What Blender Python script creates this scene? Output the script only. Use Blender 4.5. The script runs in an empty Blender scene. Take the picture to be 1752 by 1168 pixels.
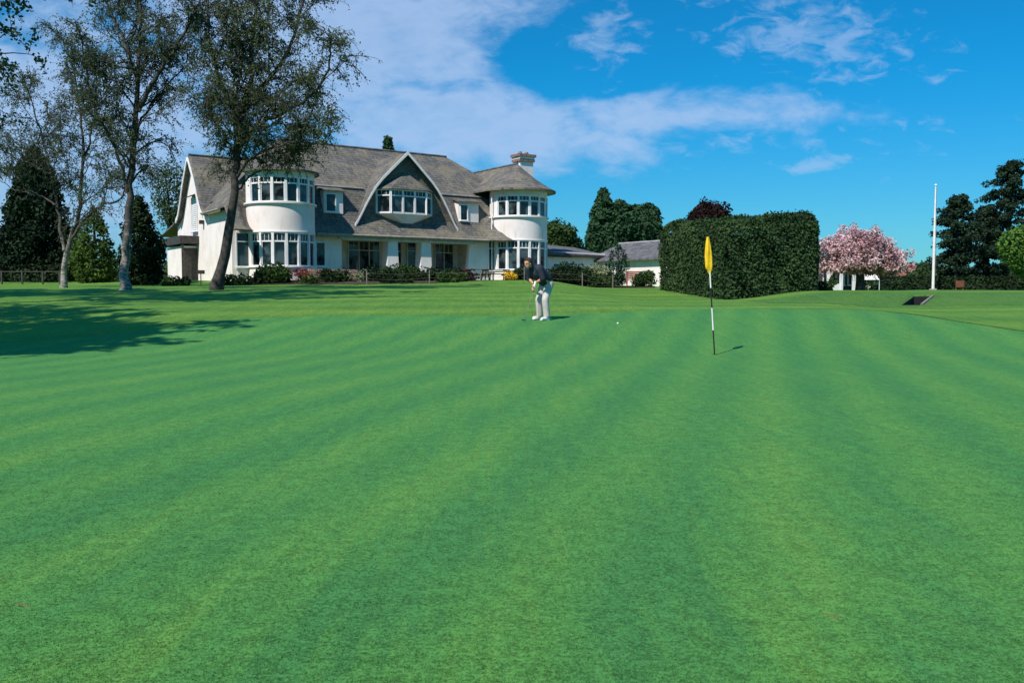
import bpy, math, random
import numpy as np
from mathutils import Vector, Matrix
R = math.radians
PI = math.pi
scene = bpy.context.scene
COL = scene.collection

# ------------------------------------------------------------------ camera
F_PX = 1500.0
PITCH = math.atan(84 / F_PX)
cam_d = bpy.data.cameras.new('camera')
cam_d.sensor_width = 36
cam_d.lens = 36 * F_PX / 1752
cam_d.clip_start = 0.1
cam_d.clip_end = 6000
cam = bpy.data.objects.new('camera', cam_d)
COL.objects.link(cam)
cam.location = (0, 0, 0)
cam.rotation_euler = (PI / 2 - PITCH, 0, 0)
scene.camera = cam

# ------------------------------------------------------------------ light
SUN_ELEV = R(49)
LH = Vector((0.585, 0.811)).normalized()            # horizontal travel direction of the light
sun_d = bpy.data.lights.new('sun', 'SUN')
sun_d.energy = 4.9
sun_d.angle = R(0.5)
sun_d.color = (1.0, 0.895, 0.83)
sun = bpy.data.objects.new('sun', sun_d)
COL.objects.link(sun)
Ldir = Vector((LH.x * math.cos(SUN_ELEV), LH.y * math.cos(SUN_ELEV), -math.sin(SUN_ELEV)))
sun.rotation_euler = Ldir.to_track_quat('-Z', 'Y').to_euler()
sun.location = (-20, -30, 40)
scene.view_settings.view_transform = 'Standard'
scene.view_settings.look = 'None'
scene.view_settings.exposure = 0.22
scene.view_settings.gamma = 1


class NT:
    """tiny helper for building node trees"""
    def __init__(s, tree):
        s.t = tree; s.n = tree.nodes; s.l = tree.links

    def node(s, kind, **kw):
        nd = s.n.new(kind)
        for k, v in kw.items():
            if k.startswith('i_'):
                key = k[2:]
                nd.inputs[int(key) if key.isdigit() else key.replace('_', ' ')].default_value = v
            else:
                setattr(nd, k, v)
        return nd

    def link(s, a, b):
        s.l.new(a, b)

    def math(s, op, a, b=None, c=None, clamp=False):
        nd = s.n.new('ShaderNodeMath'); nd.operation = op; nd.use_clamp = clamp
        for i, x in enumerate((a, b, c)):
            if x is None: continue
            if isinstance(x, (int, float)): nd.inputs[i].default_value = x
            else: s.link(x, nd.inputs[i])
        return nd.outputs[0]

    def smooth(s, x, lo, hi, a=0.0, b=1.0):
        nd = s.n.new('ShaderNodeMapRange'); nd.interpolation_type = 'SMOOTHSTEP'
        s.link(x, nd.inputs['Value'])
        nd.inputs['From Min'].default_value = lo; nd.inputs['From Max'].default_value = hi
        nd.inputs['To Min'].default_value = a; nd.inputs['To Max'].default_value = b
        return nd.outputs['Result']

    def noise(s, vec, scale, detail=3, rough=0.55, dist=0.0):
        nd = s.n.new('ShaderNodeTexNoise')
        nd.inputs['Scale'].default_value = scale; nd.inputs['Detail'].default_value = detail
        nd.inputs['Roughness'].default_value = rough; nd.inputs['Distortion'].default_value = dist
        s.link(vec, nd.inputs['Vector'])
        return nd.outputs['Fac']

    def mix(s, fac, a, b, blend='MIX'):
        nd = s.n.new('ShaderNodeMix'); nd.data_type = 'RGBA'; nd.blend_type = blend
        for sock, x in ((nd.inputs['Factor'], fac), (nd.inputs['A'], a), (nd.inputs['B'], b)):
            if isinstance(x, (int, float)): sock.default_value = x
            elif isinstance(x, tuple): sock.default_value = (*x, 1) if len(x) == 3 else x
            else: s.link(x, sock)
        return nd.outputs['Result']

    def mapping(s, vec, rot=(0, 0, 0), scale=(1, 1, 1), loc=(0, 0, 0)):
        nd = s.n.new('ShaderNodeMapping')
        nd.inputs['Rotation'].default_value = rot; nd.inputs['Scale'].default_value = scale
        nd.inputs['Location'].default_value = loc
        s.link(vec, nd.inputs['Vector'])
        return nd.outputs['Vector']


# ------------------------------------------------------------------ sky
world = bpy.data.worlds.new('World')
scene.world = world
world.use_nodes = True
world.node_tree.nodes.clear()
w = NT(world.node_tree)
sky = w.node('ShaderNodeTexSky', sky_type='NISHITA', sun_disc=False)
sky.sun_elevation = SUN_ELEV
sky.sun_rotation = math.atan2(-LH.x, -LH.y)
sky.air_density = 1.0; sky.dust_density = 0.3; sky.ozone_density = 3.0
tc = w.node('ShaderNodeTexCoord')
sep = w.node('ShaderNodeSeparateXYZ'); w.link(tc.outputs['Generated'], sep.inputs[0])
X, Y, Z = sep.outputs
Yc = w.math('MAXIMUM', Y, 0.05)
ax = w.math('DIVIDE', X, Yc)       # tangent of azimuth (0 = straight ahead)
az = w.math('DIVIDE', Z, Yc)       # tangent of height
comb = w.node('ShaderNodeCombineXYZ'); w.link(ax, comb.inputs[0]); w.link(az, comb.inputs[1])
cv = comb.outputs[0]
fold = w.noise(w.mapping(cv, scale=(3, 5, 1)), 1.6, 2, .5)
warp = w.noise(w.mapping(cv, scale=(5, 9, 1)), 2.2, 5, .6, .4)
fine = w.noise(w.mapping(cv, rot=(0, 0, R(-18)), scale=(16, 34, 1)), 1.5, 4, .6, .3)


def blob(px, py, rx, ry, rot=0.0):
    """an elliptical cloud bank centred on a direction of the sky; returns 1 at centre, 0 at rim"""
    cx, cz = (px - 876) / F_PX, (500 - py) / F_PX
    dx = w.math('SUBTRACT', ax, cx); dz = w.math('SUBTRACT', az, cz)
    c, s_ = math.cos(rot), math.sin(rot)
    a = w.math('ADD', w.math('MULTIPLY', dx, c * F_PX / rx), w.math('MULTIPLY', dz, s_ * F_PX / rx))
    b = w.math('ADD', w.math('MULTIPLY', dx, -s_ * F_PX / ry), w.math('MULTIPLY', dz, c * F_PX / ry))
    d = w.math('SQRT', w.math('ADD', w.math('MULTIPLY', a, a), w.math('MULTIPLY', b, b)))
    return w.math('SUBTRACT', 1.0, d)


def mx(a, b): return w.math('MAXIMUM', a, b)


banks = blob(560, 60, 470, 250)
banks = mx(banks, blob(800, 215, 380, 100, R(-4)))
banks = mx(banks, w.math('MULTIPLY', blob(1130, 205, 380, 48, R(1)), .75))
banks = mx(banks, blob(80, 230, 480, 260))
hole = blob(1020, 95, 190, 85, R(12))
dens = w.math('SUBTRACT', banks, w.math('MULTIPLY', mx(hole, 0.0), 1.6))
dens = w.math('ADD', dens, w.math('MULTIPLY', w.math('SUBTRACT', warp, .5), 1.3))
dens = w.math('ADD', dens, w.math('MULTIPLY', w.math('SUBTRACT', fine, .5), .5))
bank_m = w.smooth(dens, -.04, 0.62)
bank_m = w.math('MULTIPLY', bank_m, w.smooth(w.math('ADD', fine, w.math('MULTIPLY', fold, .7)), .35, 1.0, .62, 1.0))
puff = mx(blob(1390, 70, 260, 110, R(-12)), blob(1035, 75, 75, 90, R(-40)))
puff = mx(puff, w.math('MULTIPLY', blob(1400, 285, 90, 22, R(8)), 1.2))
puff = mx(puff, w.math('MULTIPLY', blob(1250, 240, 500, 50, R(0)), .5))
pn = w.noise(w.mapping(cv, rot=(0, 0, R(-24)), scale=(26, 52, 1)), 1.0, 5, .6, .5)
pd = w.math('ADD', w.math('MULTIPLY', mx(puff, -.4), .32), pn)
puff_m = w.math('MULTIPLY', w.smooth(pd, .59, .88), .58)
cloud_m = mx(bank_m, puff_m)
lowhaze = w.smooth(Z, 0.0, .25, 1.0, 0.0)
tint = w.mix(lowhaze, (0.05, 0.86, 1.26), (0.26, 0.76, 1.0))
skyc = w.mix(1.0, sky.outputs['Color'], tint, 'MULTIPLY')
col = w.mix(w.math('MULTIPLY', cloud_m, .74), skyc, (4.5, 6.1, 8.9))
bg = w.node('ShaderNodeBackground'); bg.inputs['Strength'].default_value = 0.085
w.link(col, bg.inputs['Color'])
out = w.node('ShaderNodeOutputWorld'); w.link(bg.outputs[0], out.inputs[0])

# ------------------------------------------------------------------ materials
MATS = {}


def new_mat(name):
    m = bpy.data.materials.new(name); m.use_nodes = True
    nt = NT(m.node_tree)
    bsdf = m.node_tree.nodes['Principled BSDF']
    MATS[name] = m
    return m, nt, bsdf


def simple(name, c, rough=.7, var=.15, scale=3.0, bump=0.0, bscale=40, metallic=0, spec=.4, c2=None):
    m, nt, b = new_mat(name)
    tcn = nt.node('ShaderNodeTexCoord'); v = tcn.outputs['Object']
    n = nt.noise(v, scale, 4)
    ca = c2 if c2 else tuple(x * (1 - 2 * var) for x in c)
    cb = c if c2 else tuple(min(1, x * (1 + 2 * var)) for x in c)
    nt.link(nt.mix(nt.smooth(n, .3, .7), ca, cb), b.inputs['Base Color'])
    b.inputs['Roughness'].default_value = rough
    b.inputs['Metallic'].default_value = metallic
    b.inputs['Specular IOR Level'].default_value = spec
    if bump:
        bn = nt.node('ShaderNodeBump', i_Strength=bump, i_Distance=.02)
        nt.link(nt.noise(v, bscale, 3), bn.inputs['Height']); nt.link(bn.outputs[0], b.inputs['Normal'])
    return m


def leaf_mat(name, dark, light, scale=1.2, trans=.25, rough=.6, fine=9.0):
    """leaf colour varies from clump to clump; a share of the light passes through the leaves"""
    m, nt, b = new_mat(name)
    tcn = nt.node('ShaderNodeTexCoord'); v = tcn.outputs['Object']
    f = nt.math('ADD', nt.math('MULTIPLY', nt.noise(v, scale, 2), .6), nt.math('MULTIPLY', nt.noise(v, fine, 2), .4))
    c = nt.mix(nt.smooth(f, .36, .64), dark, light)
    nt.link(c, b.inputs['Base Color']); b.inputs['Roughness'].default_value = rough
    b.inputs['Specular IOR Level'].default_value = .06
    tr = nt.node('ShaderNodeBsdfTranslucent'); nt.link(c, tr.inputs['Color'])
    mixs = nt.node('ShaderNodeMixShader'); mixs.inputs[0].default_value = trans
    nt.link(b.outputs[0], mixs.inputs[1]); nt.link(tr.outputs[0], mixs.inputs[2])
    nt.link(mixs.outputs[0], m.node_tree.nodes['Material Output'].inputs[0])
    return m


def grass_mat(name, base, pale, deep, stripe, ang, width, fine_amt, dist=.35):
    m, nt, b = new_mat(name)
    tcn = nt.node('ShaderNodeTexCoord'); v = tcn.outputs['Object']
    # mowing stripes: bands parallel to one direction, slightly wandering
    mp = nt.mapping(v, rot=(0, 0, ang))
    sp = nt.node('ShaderNodeSeparateXYZ'); nt.link(mp, sp.inputs[0])
    wob = nt.noise(v, .12, 2)
    sx = nt.math('ADD', sp.outputs[0], nt.math('MULTIPLY', wob, dist * 6))
    s1 = nt.math('SINE', nt.math('MULTIPLY', sx, 2 * PI / (2 * width)))
    s2 = nt.math('SINE', nt.math('MULTIPLY', nt.math('ADD', sx, nt.math('MULTIPLY', sp.outputs[1], .05)), 2 * PI / (2 * width * 2.7)))
    patch = nt.noise(v, .35, 3, .6)
    blot = nt.noise(v, 1.5, 4, .65)
    streak = nt.noise(nt.mapping(v, rot=(0, 0, ang), scale=(4.5, .22, 1)), 1.0, 5, .65)
    t = nt.math('ADD', nt.math('MULTIPLY', s1, stripe), nt.math('MULTIPLY', s2, stripe * .35))
    t = nt.math('ADD', t, nt.math('MULTIPLY', nt.math('SUBTRACT', patch, .5), .8))
    t = nt.math('ADD', t, nt.math('MULTIPLY', nt.math('SUBTRACT', blot, .5), 1.1))
    t = nt.math('ADD', t, nt.math('MULTIPLY', nt.math('SUBTRACT', streak, .5), 2.0))
    st2 = nt.noise(nt.mapping(v, rot=(0, 0, ang), scale=(16, 1.6, 1)), 1.0, 4, .65)
    st3 = nt.noise(nt.mapping(v, rot=(0, 0, ang + 1.35), scale=(9, .8, 1)), 1.0, 4, .65)
    t = nt.math('ADD', t, nt.math('MULTIPLY', nt.math('SUBTRACT', st2, .5), 1.5))
    t = nt.math('ADD', t, nt.math('MULTIPLY', nt.math('SUBTRACT', st3, .5), 1.3))
    c = nt.mix(nt.smooth(t, -.95, .2), deep, base)
    c = nt.mix(nt.smooth(t, .0, 1.15), c, pale)
    # leaf-blade scale grain
    g1 = nt.noise(v, 52, 3, .8)
    g2 = nt.noise(v, 210, 2, .7)
    g3 = nt.noise(v, 13, 4, .8)
    gr = nt.math('ADD', nt.math('MULTIPLY', g1, .40), nt.math('ADD', nt.math('MULTIPLY', g2, .28), nt.math('MULTIPLY', g3, .32)))
    gm = nt.smooth(gr, .40, .60, 1 - fine_amt, 1 + fine_amt)
    gc = nt.node('ShaderNodeCombineColor')
    for i in range(3): nt.link(gm, gc.inputs[i])
    c = nt.mix(1.0, c, gc.outputs[0], 'MULTIPLY')
    # small worn yellow flecks
    fl = nt.smooth(nt.noise(v, 3.1, 4, .7), .68, .76)
    c = nt.mix(nt.math('MULTIPLY', fl, .35), c, (.17, .27, .045))
    sc_ = nt.smooth(nt.noise(v, 7.5, 2, .5), .765, .80)
    c = nt.mix(nt.math('MULTIPLY', sc_, .6), c, (.17, .13, .06))
    nt.link(c, b.inputs['Base Color'])
    b.inputs['Roughness'].default_value = .85
    b.inputs['Specular IOR Level'].default_value = .0
    b.inputs['Sheen Weight'].default_value = .25
    b.inputs['Sheen Roughness'].default_value = .45
    b.inputs['Sheen Tint'].default_value = (.35, .85, .35, 1)
    bn = nt.node('ShaderNodeBump', i_Strength=.5, i_Distance=.010)
    nt.link(gr, bn.inputs['Height']); nt.link(bn.outputs[0], b.inputs['Normal'])
    return m


grass_mat('green_turf', (.060, .190, .045), (.086, .215, .046), (.043, .160, .047), .50, R(15.8), .50, .42, dist=.05)
grass_mat('fairway_turf', (.092, .190, .026), (.150, .240, .036), (.056, .135, .022), .40, R(80), 1.5, .6)


grass_mat('rough_turf', (.064, .142, .026), (.105, .165, .034), (.042, .105, .022), .15, R(60), 1.5, .7)


def roof_mat():
    m, nt, b = new_mat('stone_slate')
    tcn = nt.node('ShaderNodeTexCoord'); v = tcn.outputs['Object']
    sp = nt.node('ShaderNodeSeparateXYZ'); nt.link(v, sp.inputs[0])
    along = nt.math('ADD', sp.outputs[0], nt.math('MULTIPLY', sp.outputs[1], .83))
    cb = nt.node('ShaderNodeCombineXYZ'); nt.link(along, cb.inputs[0]); nt.link(sp.outputs[2], cb.inputs[1])
    br = nt.node('ShaderNodeTexBrick', i_Scale=1.0)
    br.inputs['Brick Width'].default_value = .34; br.inputs['Row Height'].default_value = .17
    br.inputs['Mortar Size'].default_value = .014; br.inputs['Mortar Smooth'].default_value = .3
    br.inputs['Color1'].default_value = (.150, .145, .128, 1); br.inputs['Color2'].default_value = (.072, .076, .074, 1)
    br.inputs['Mortar'].default_value = (.028, .03, .03, 1)
    nt.link(cb.outputs[0], br.inputs['Vector'])
    n1 = nt.noise(v, .9, 5, .65); n2 = nt.noise(v, 3.5, 4, .7); n3 = nt.noise(v, 9, 3, .7)
    c = nt.mix(nt.math('MULTIPLY', nt.smooth(n1, .42, .66), .75), br.outputs['Color'], (.20, .178, .115))
    c = nt.mix(nt.math('MULTIPLY', nt.smooth(n2, .50, .68), .7), c, (.055, .062, .055))
    c = nt.mix(nt.math('MULTIPLY', nt.smooth(n3, .54, .70), .7), c, (.27, .26, .23))
    nt.link(c, b.inputs['Base Color']); b.inputs['Roughness'].default_value = .85
    bn = nt.node('ShaderNodeBump', i_Strength=.6, i_Distance=.03)
    nt.link(br.outputs['Fac'], bn.inputs['Height']); bn.invert = True
    nt.link(bn.outputs[0], b.inputs['Normal'])
    return m


roof_mat()


def render_mat():
    m, nt, b = new_mat('white_render')
    tcn = nt.node('ShaderNodeTexCoord'); v = tcn.outputs['Object']
    n1 = nt.noise(v, .7, 5, .65)
    n2 = nt.noise(nt.mapping(v, scale=(4, 4, .6)), 1.0, 5, .7)
    c = nt.mix(nt.smooth(n1, .4, .7), (.82, .775, .735), (.72, .665, .61))
    c = nt.mix(nt.math('MULTIPLY', nt.smooth(n2, .53, .75), .65), c, (.48, .43, .37))
    nt.link(c, b.inputs['Base Color']); b.inputs['Roughness'].default_value = .9
    bn = nt.node('ShaderNodeBump', i_Strength=.5, i_Distance=.01)
    nt.link(nt.noise(v, 30, 3, .6), bn.inputs['Height']); nt.link(bn.outputs[0], b.inputs['Normal'])


render_mat()
simple('white_paint', (.78, .78, .76), .45, .04, 2)
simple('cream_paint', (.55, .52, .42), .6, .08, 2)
simple('dark_timber', (.05, .045, .04), .7, .2, 6)
simple('brown_timber', (.16, .06, .035), .7, .2, 6)
simple('grey_timber', (.30, .29, .27), .8, .15, 6)
simple('lead', (.30, .31, .32), .55, .1, 3)
simple('gutter_grey', (.30, .28, .22), .6, .1, 3)
simple('dark_slate', (.10, .105, .11), .9, .2, 2.5, .4, 12)
simple('red_tile', (.26, .10, .065), .8, .25, 3, .4, 14)
simple('chimney_brick', (.22, .15, .12), .85, .25, 8, .4, 14)
simple('terracotta', (.45, .16, .08), .8, .1, 8)
simple('pink_stone', (.42, .26, .20), .85, .25, 5, .4, 20)
simple('interior_dark', (.03, .028, .026), .9, .1, 2)
def birch_bark_lit_foot():
    m, nt, b = new_mat('birch_bark_lit_foot')
    tcn = nt.node('ShaderNodeTexCoord'); v = tcn.outputs['Object']
    sp = nt.node('ShaderNodeSeparateXYZ'); nt.link(v, sp.inputs[0])
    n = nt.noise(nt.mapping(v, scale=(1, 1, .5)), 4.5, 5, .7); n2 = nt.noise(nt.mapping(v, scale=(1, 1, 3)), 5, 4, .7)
    t = nt.math('ADD', nt.math('MULTIPLY', nt.math('SUBTRACT', 2.3, sp.outputs[2]), .35), nt.math('MULTIPLY', nt.math('SUBTRACT', n, .5), 2.2))  # height mask paints a sunlit pale foot and shaded upper trunk into the bark
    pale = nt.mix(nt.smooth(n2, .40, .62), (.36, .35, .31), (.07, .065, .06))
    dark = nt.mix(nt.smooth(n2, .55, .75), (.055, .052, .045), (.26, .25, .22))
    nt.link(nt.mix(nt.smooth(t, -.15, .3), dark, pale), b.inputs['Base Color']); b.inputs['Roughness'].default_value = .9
    bn = nt.node('ShaderNodeBump', i_Strength=.8, i_Distance=.03); nt.link(n2, bn.inputs['Height']); nt.link(bn.outputs[0], b.inputs['Normal'])


birch_bark_lit_foot()
simple('dark_bark', (.075, .068, .058), .9, .25, 5, 1.0, 11, c2=(.02, .02, .018))
simple('soil', (.05, .037, .025), .95, .25, 4, .6, 20)
simple('skin', (.60, .30, .19), .55, .06, 10)
simple('navy_knit', (.022, .030, .050), .85, .2, 30, .4, 160)
simple('stone_cotton', (.50, .455, .43), .85, .06, 8, .3, 30)
simple('white_leather', (.80, .80, .78), .4, .04, 10)
simple('brown_hair', (.045, .022, .012), .6, .2, 60, .5, 200)
simple('steel', (.20, .20, .21), .35, .05, 10, metallic=1)
simple('black_rubber_and_shade', (.015, .015, .016), .6, .1, 20)
simple('black_paint', (.018, .018, .020), .35, .1, 20)
simple('yellow_cloth', (.85, .52, .012), .75, .08, 9, .3, 50)
simple('white_ball', (.85, .85, .85), .3, .02, 30)
simple('shade_cloth', (.72, .72, .70), .8, .05, 4)
simple('rope_grey', (.17, .16, .14), .9, .1, 8)


def glass_mat():
    m, nt, b = new_mat('window_glass')
    tcn = nt.node('ShaderNodeTexCoord'); v = tcn.outputs['Object']
    n = nt.noise(v, 1.3, 2)
    nt.link(nt.mix(nt.smooth(n, .42, .62), (.006, .010, .012), (.055, .085, .09)), b.inputs['Base Color'])  # paler patches put reflections and curtains into the pane colour
    b.inputs['Roughness'].default_value = .06
    b.inputs['Specular IOR Level'].default_value = .5
    bn = nt.node('ShaderNodeBump', i_Strength=.12, i_Distance=.05)
    nt.link(nt.noise(v, 2.2, 2), bn.inputs['Height']); nt.link(bn.outputs[0], b.inputs['Normal'])


glass_mat()
leaf_mat('birch_leaf', (.062, .100, .044), (.135, .19, .075), .5, .4)
leaf_mat('grey_twig_leaf', (.050, .088, .050), (.11, .155, .075), .5, .35)
leaf_mat('dark_conifer_leaf', (.006, .016, .010), (.020, .042, .018), .8, .08)
leaf_mat('cypress_leaf', (.018, .048, .024), (.045, .10, .042), .6, .1)
leaf_mat('pine_leaf', (.010, .026, .017), (.030, .055, .028), .7, .1)
leaf_mat('hedge_leaf', (.030, .060, .026), (.060, .110, .038), .7, .2)
leaf_mat('yew_leaf', (.010, .022, .010), (.026, .050, .018), 1.2, .1)
leaf_mat('bright_leaf', (.035, .075, .014), (.10, .165, .035), .9, .3)
leaf_mat('fresh_leaf', (.050, .12, .020), (.12, .24, .045), .7, .3)
leaf_mat('mid_leaf', (.018, .045, .014), (.055, .10, .026), 1.0, .2)
leaf_mat('pale_leaf', (.13, .17, .08), (.30, .34, .19), 1.2, .2)
leaf_mat('bronze_leaf', (.018, .011, .011), (.046, .024, .023), .9, .2)
leaf_mat('pink_blossom', (.50, .27, .30), (.84, .64, .66), .9, .3, fine=5)
leaf_mat('cherry_leaf', (.10, .055, .025), (.22, .13, .05), .9, .3)
leaf_mat('yellow_flower', (.62, .36, .02), (.85, .58, .03), 3, .2)
leaf_mat('red_leaf', (.14, .035, .03), (.28, .09, .06), 2, .2)

# ------------------------------------------------------------------ object helpers


def tag(o, label=None, cat=None, group=None, kind=None):
    if label: o['label'] = label
    if cat: o['category'] = cat
    if group: o['group'] = group
    if kind: o['kind'] = kind
    return o


def link(o, parent=None):
    COL.objects.link(o)
    if parent is not None: o.parent = parent
    return o


def empty(name, loc=(0, 0, 0), rz=0, label=None, cat=None, group=None):
    o = bpy.data.objects.new(name, None); COL.objects.link(o)
    o.location = loc; o.rotation_euler = (0, 0, rz); o.empty_display_size = .3
    return tag(o, label, cat, group)


def mesh_np(name, V, Fq, mat, parent=None, smooth=False, mats=None, midx=None):
    """V (n,3) array, Fq list/array of equal-length faces"""
    V = np.asarray(V, dtype=np.float32); Fq = np.asarray(Fq, dtype=np.int32)
    me = bpy.data.meshes.new(name)
    k = Fq.shape[1]
    me.vertices.add(len(V)); me.vertices.foreach_set('co', V.ravel())
    me.loops.add(Fq.size); me.loops.foreach_set('vertex_index', Fq.ravel())
    me.polygons.add(len(Fq))
    me.polygons.foreach_set('loop_start', np.arange(0, Fq.size, k, dtype=np.int32))
    me.polygons.foreach_set('loop_total', np.full(len(Fq), k, dtype=np.int32))
    if smooth: me.polygons.foreach_set('use_smooth', np.ones(len(Fq), dtype=bool))
    for mm in (mats or [mat]): me.materials.append(MATS[mm])
    if midx is not None: me.polygons.foreach_set('material_index', np.asarray(midx, dtype=np.int32))
    me.update(calc_edges=True)
    o = bpy.data.objects.new(name, me)
    return link(o, parent)


class MB:
    """collects polygons, then builds one mesh object"""
    def __init__(s): s.v = []; s.f = []; s.sm = []

    def add(s, vs, fs, smooth=False):
        b = len(s.v)
        s.v += [tuple(p) for p in vs]; s.f += [tuple(b + i for i in f) for f in fs]; s.sm += [smooth] * len(fs)
        return s

    def box(s, x0, x1, y0, y1, z0, z1, M=None):
        vs = [Vector((x, y, z)) for x in (x0, x1) for y in (y0, y1) for z in (z0, z1)]
        if M is not None: vs = [M @ p for p in vs]
        return s.add(vs, [(0, 1, 3, 2), (4, 6, 7, 5), (0, 4, 5, 1), (2, 3, 7, 6), (0, 2, 6, 4), (1, 5, 7, 3)])

    def prism(s, poly, h0, h1, axis='z'):
        """extrude a 2-D polygon along an axis (x: poly=(y,z), y: poly=(x,z), z: poly=(x,y))"""
        def P(a, b, h):
            return {'z': (a, b, h), 'y': (a, h, b), 'x': (h, a, b)}[axis]
        n = len(poly)
        vs = [P(a, b, h0) for a, b in poly] + [P(a, b, h1) for a, b in poly]
        fs = [tuple(range(n - 1, -1, -1)), tuple(range(n, 2 * n))] + [(i, (i + 1) % n, n + (i + 1) % n, n + i) for i in range(n)]
        return s.add(vs, fs)

    def tube(s, pts, rad, n=8, cap=True, smooth=True):
        pts = [Vector(p) for p in pts]
        if isinstance(rad, (int, float)): rad = [rad] * len(pts)
        vs = []; fs = []
        up = None
        for i, p in enumerate(pts):
            t = (pts[min(i + 1, len(pts) - 1)] - pts[max(i - 1, 0)]).normalized()
            if up is None:
                up = Vector((1, 0, 0)) if abs(t.x) < .8 else Vector((0, 1, 0))
            a = (up - t * up.dot(t)).normalized(); bb = t.cross(a); up = a
            for k in range(n):
                th = 2 * PI * k / n
                vs.append(p + (a * math.cos(th) + bb * math.sin(th)) * rad[i])
        for i in range(len(pts) - 1):
            for k in range(n):
                fs.append((i * n + k, i * n + (k + 1) % n, (i + 1) * n + (k + 1) % n, (i + 1) * n + k))
        s.add(vs, fs, smooth)
        if cap:
            s.add([vs[k] for k in range(n)], [tuple(range(n - 1, -1, -1))])
            s.add([vs[(len(pts) - 1) * n + k] for k in range(n)], [tuple(range(n))])
        return s

    def ell(s, c, r, M=None, nu=14, nv=9):
        vs = []; fs = []
        for j in range(nv + 1):
            ph = PI * j / nv
            for i in range(nu):
                th = 2 * PI * i / nu
                p = Vector((r[0] * math.sin(ph) * math.cos(th), r[1] * math.sin(ph) * math.sin(th), r[2] * math.cos(ph)))
                if M is not None: p = M @ p
                vs.append(p + Vector(c))
        for j in range(nv):
            for i in range(nu):
                fs.append((j * nu + i, (j + 1) * nu + i, (j + 1) * nu + (i + 1) % nu, j * nu + (i + 1) % nu))
        return s.add(vs, fs, True)

    def build(s, name, mat, parent=None):
        me = bpy.data.meshes.new(name)
        me.from_pydata([tuple(p) for p in s.v], [], s.f)
        me.polygons.foreach_set('use_smooth', s.sm)
        me.materials.append(MATS[mat]); me.update()
        return link(bpy.data.objects.new(name, me), parent)


# ------------------------------------------------------------------ terrain
PROF = {
    'L': [(0, -1.15), (8, -1.15), (13, -1.15), (15.74, -1.133), (18, -1.0), (21.4, -.69), (24, -.51), (27, -.36), (32, -.16), (38, .10), (44, .27), (49, .37), (54, .72), (70, .78), (120, 1.0), (600, 2.0)],
    'M': [(0, -1.15), (8, -1.15), (13, -1.15), (15.74, -1.133), (18, -1.0), (21.4, -.70), (24, -.49), (27, -.43), (31, -.38), (36, -.30), (45, .05), (54, .30), (62, .45), (80, .4), (120, .4), (600, 1.0)],
    'R': [(0, -1.15), (8, -1.17), (13, -1.15), (15.74, -1.08), (18, -.94), (21.4, -.74), (24, -.62), (27, -.54), (29, -.49), (31, -.27), (33.2, -.02), (38, .04), (45, .07), (68, .16), (100, .2), (600, 1.0)],
}


def hermite(knots):
    xs = np.array([k[0] for k in knots], float); ys = np.array([k[1] for k in knots], float)
    d = np.diff(ys) / np.diff(xs); m = np.zeros_like(ys)
    for i in range(1, len(xs) - 1):
        if d[i - 1] * d[i] > 0: m[i] = 2 * d[i - 1] * d[i] / (d[i - 1] + d[i])
    m[0] = d[0]; m[-1] = d[-1]

    def f(x):
        x = np.clip(x, xs[0], xs[-1]); i = np.clip(np.searchsorted(xs, x, side='right') - 1, 0, len(xs) - 2)
        h = xs[i + 1] - xs[i]; t = (x - xs[i]) / h
        return ((2 * t**3 - 3 * t**2 + 1) * ys[i] + (t**3 - 2 * t**2 + t) * h * m[i] + (-2 * t**3 + 3 * t**2) * ys[i + 1] + (t**3 - t**2) * h * m[i + 1])
    return f


PF = {k: hermite(v) for k, v in PROF.items()}


def sstep(a, b, x):
    t = np.clip((x - a) / (b - a), 0, 1); return t * t * (3 - 2 * t)


def terr(x, y):
    x = np.asarray(x, float); y = np.asarray(y, float)
    yy = np.maximum(y, 0)
    zl, zm, zr = PF['L'](yy), PF['M'](yy), PF['R'](yy)
    a = sstep(1.5, 5.5, x); b = sstep(9.0, 13.0, x)
    z = zl * (1 - a) + zm * a * (1 - b) + zr * b
    z = z + .03 * np.sin(x * .55 + 1) * np.sin(y * .38) * sstep(22, 30, y) * (1 - sstep(60, 80, y))
    lx = (x - 14.25) - .65 * (y - 30.9)
    z = z - .75 * sstep(.38, .29, np.abs(lx)) * sstep(1.15, 1.0, np.abs(y - 31.0))
    z = z - .10 * sstep(-6, -14, x) * sstep(12, 18, y) * (1 - sstep(20, 26, y))
    return z


def T(x, y): return float(terr(x, y))


def G(px, d, dz=0.0):
    """ground point seen in photo column px at distance d"""
    x = (px - 876) / F_PX * d
    return Vector((x, d, T(x, d) + dz))


def grid_axis(segs):
    out = []
    for a, b, s in segs: out += list(np.arange(a, b, s))
    out.append(segs[-1][1]); return np.array(out)


gx = grid_axis([(-900, -200, 50), (-200, -60, 7), (-60, -30, 2), (-30, 12.4, .4), (12.4, 15.6, .1), (15.6, 30, .4), (30, 60, 2), (60, 200, 7), (200, 900, 50)])
gy = grid_axis([(-40, 0, 5), (0, 29.2, .4), (29.2, 32.8, .1), (32.8, 60, .4), (60, 100, 2), (100, 200, 8), (200, 1500, 60)])
GX, GY = np.meshgrid(gx, gy); nx, ny = len(gx), len(gy)
GZ = terr(GX, GY)
Vt = np.stack([GX, GY, GZ], -1).reshape(-1, 3)
ii = (np.arange(ny - 1)[:, None] * nx + np.arange(nx - 1)[None, :]).ravel()
lawn = mesh_np('lawn', Vt, np.stack([ii, ii + 1, ii + nx + 1, ii + nx], 1), 'fairway_turf', smooth=True)
tag(lawn, kind='structure', label='lighter fairway grass rising behind the putting green', cat='grass lawn')

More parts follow.
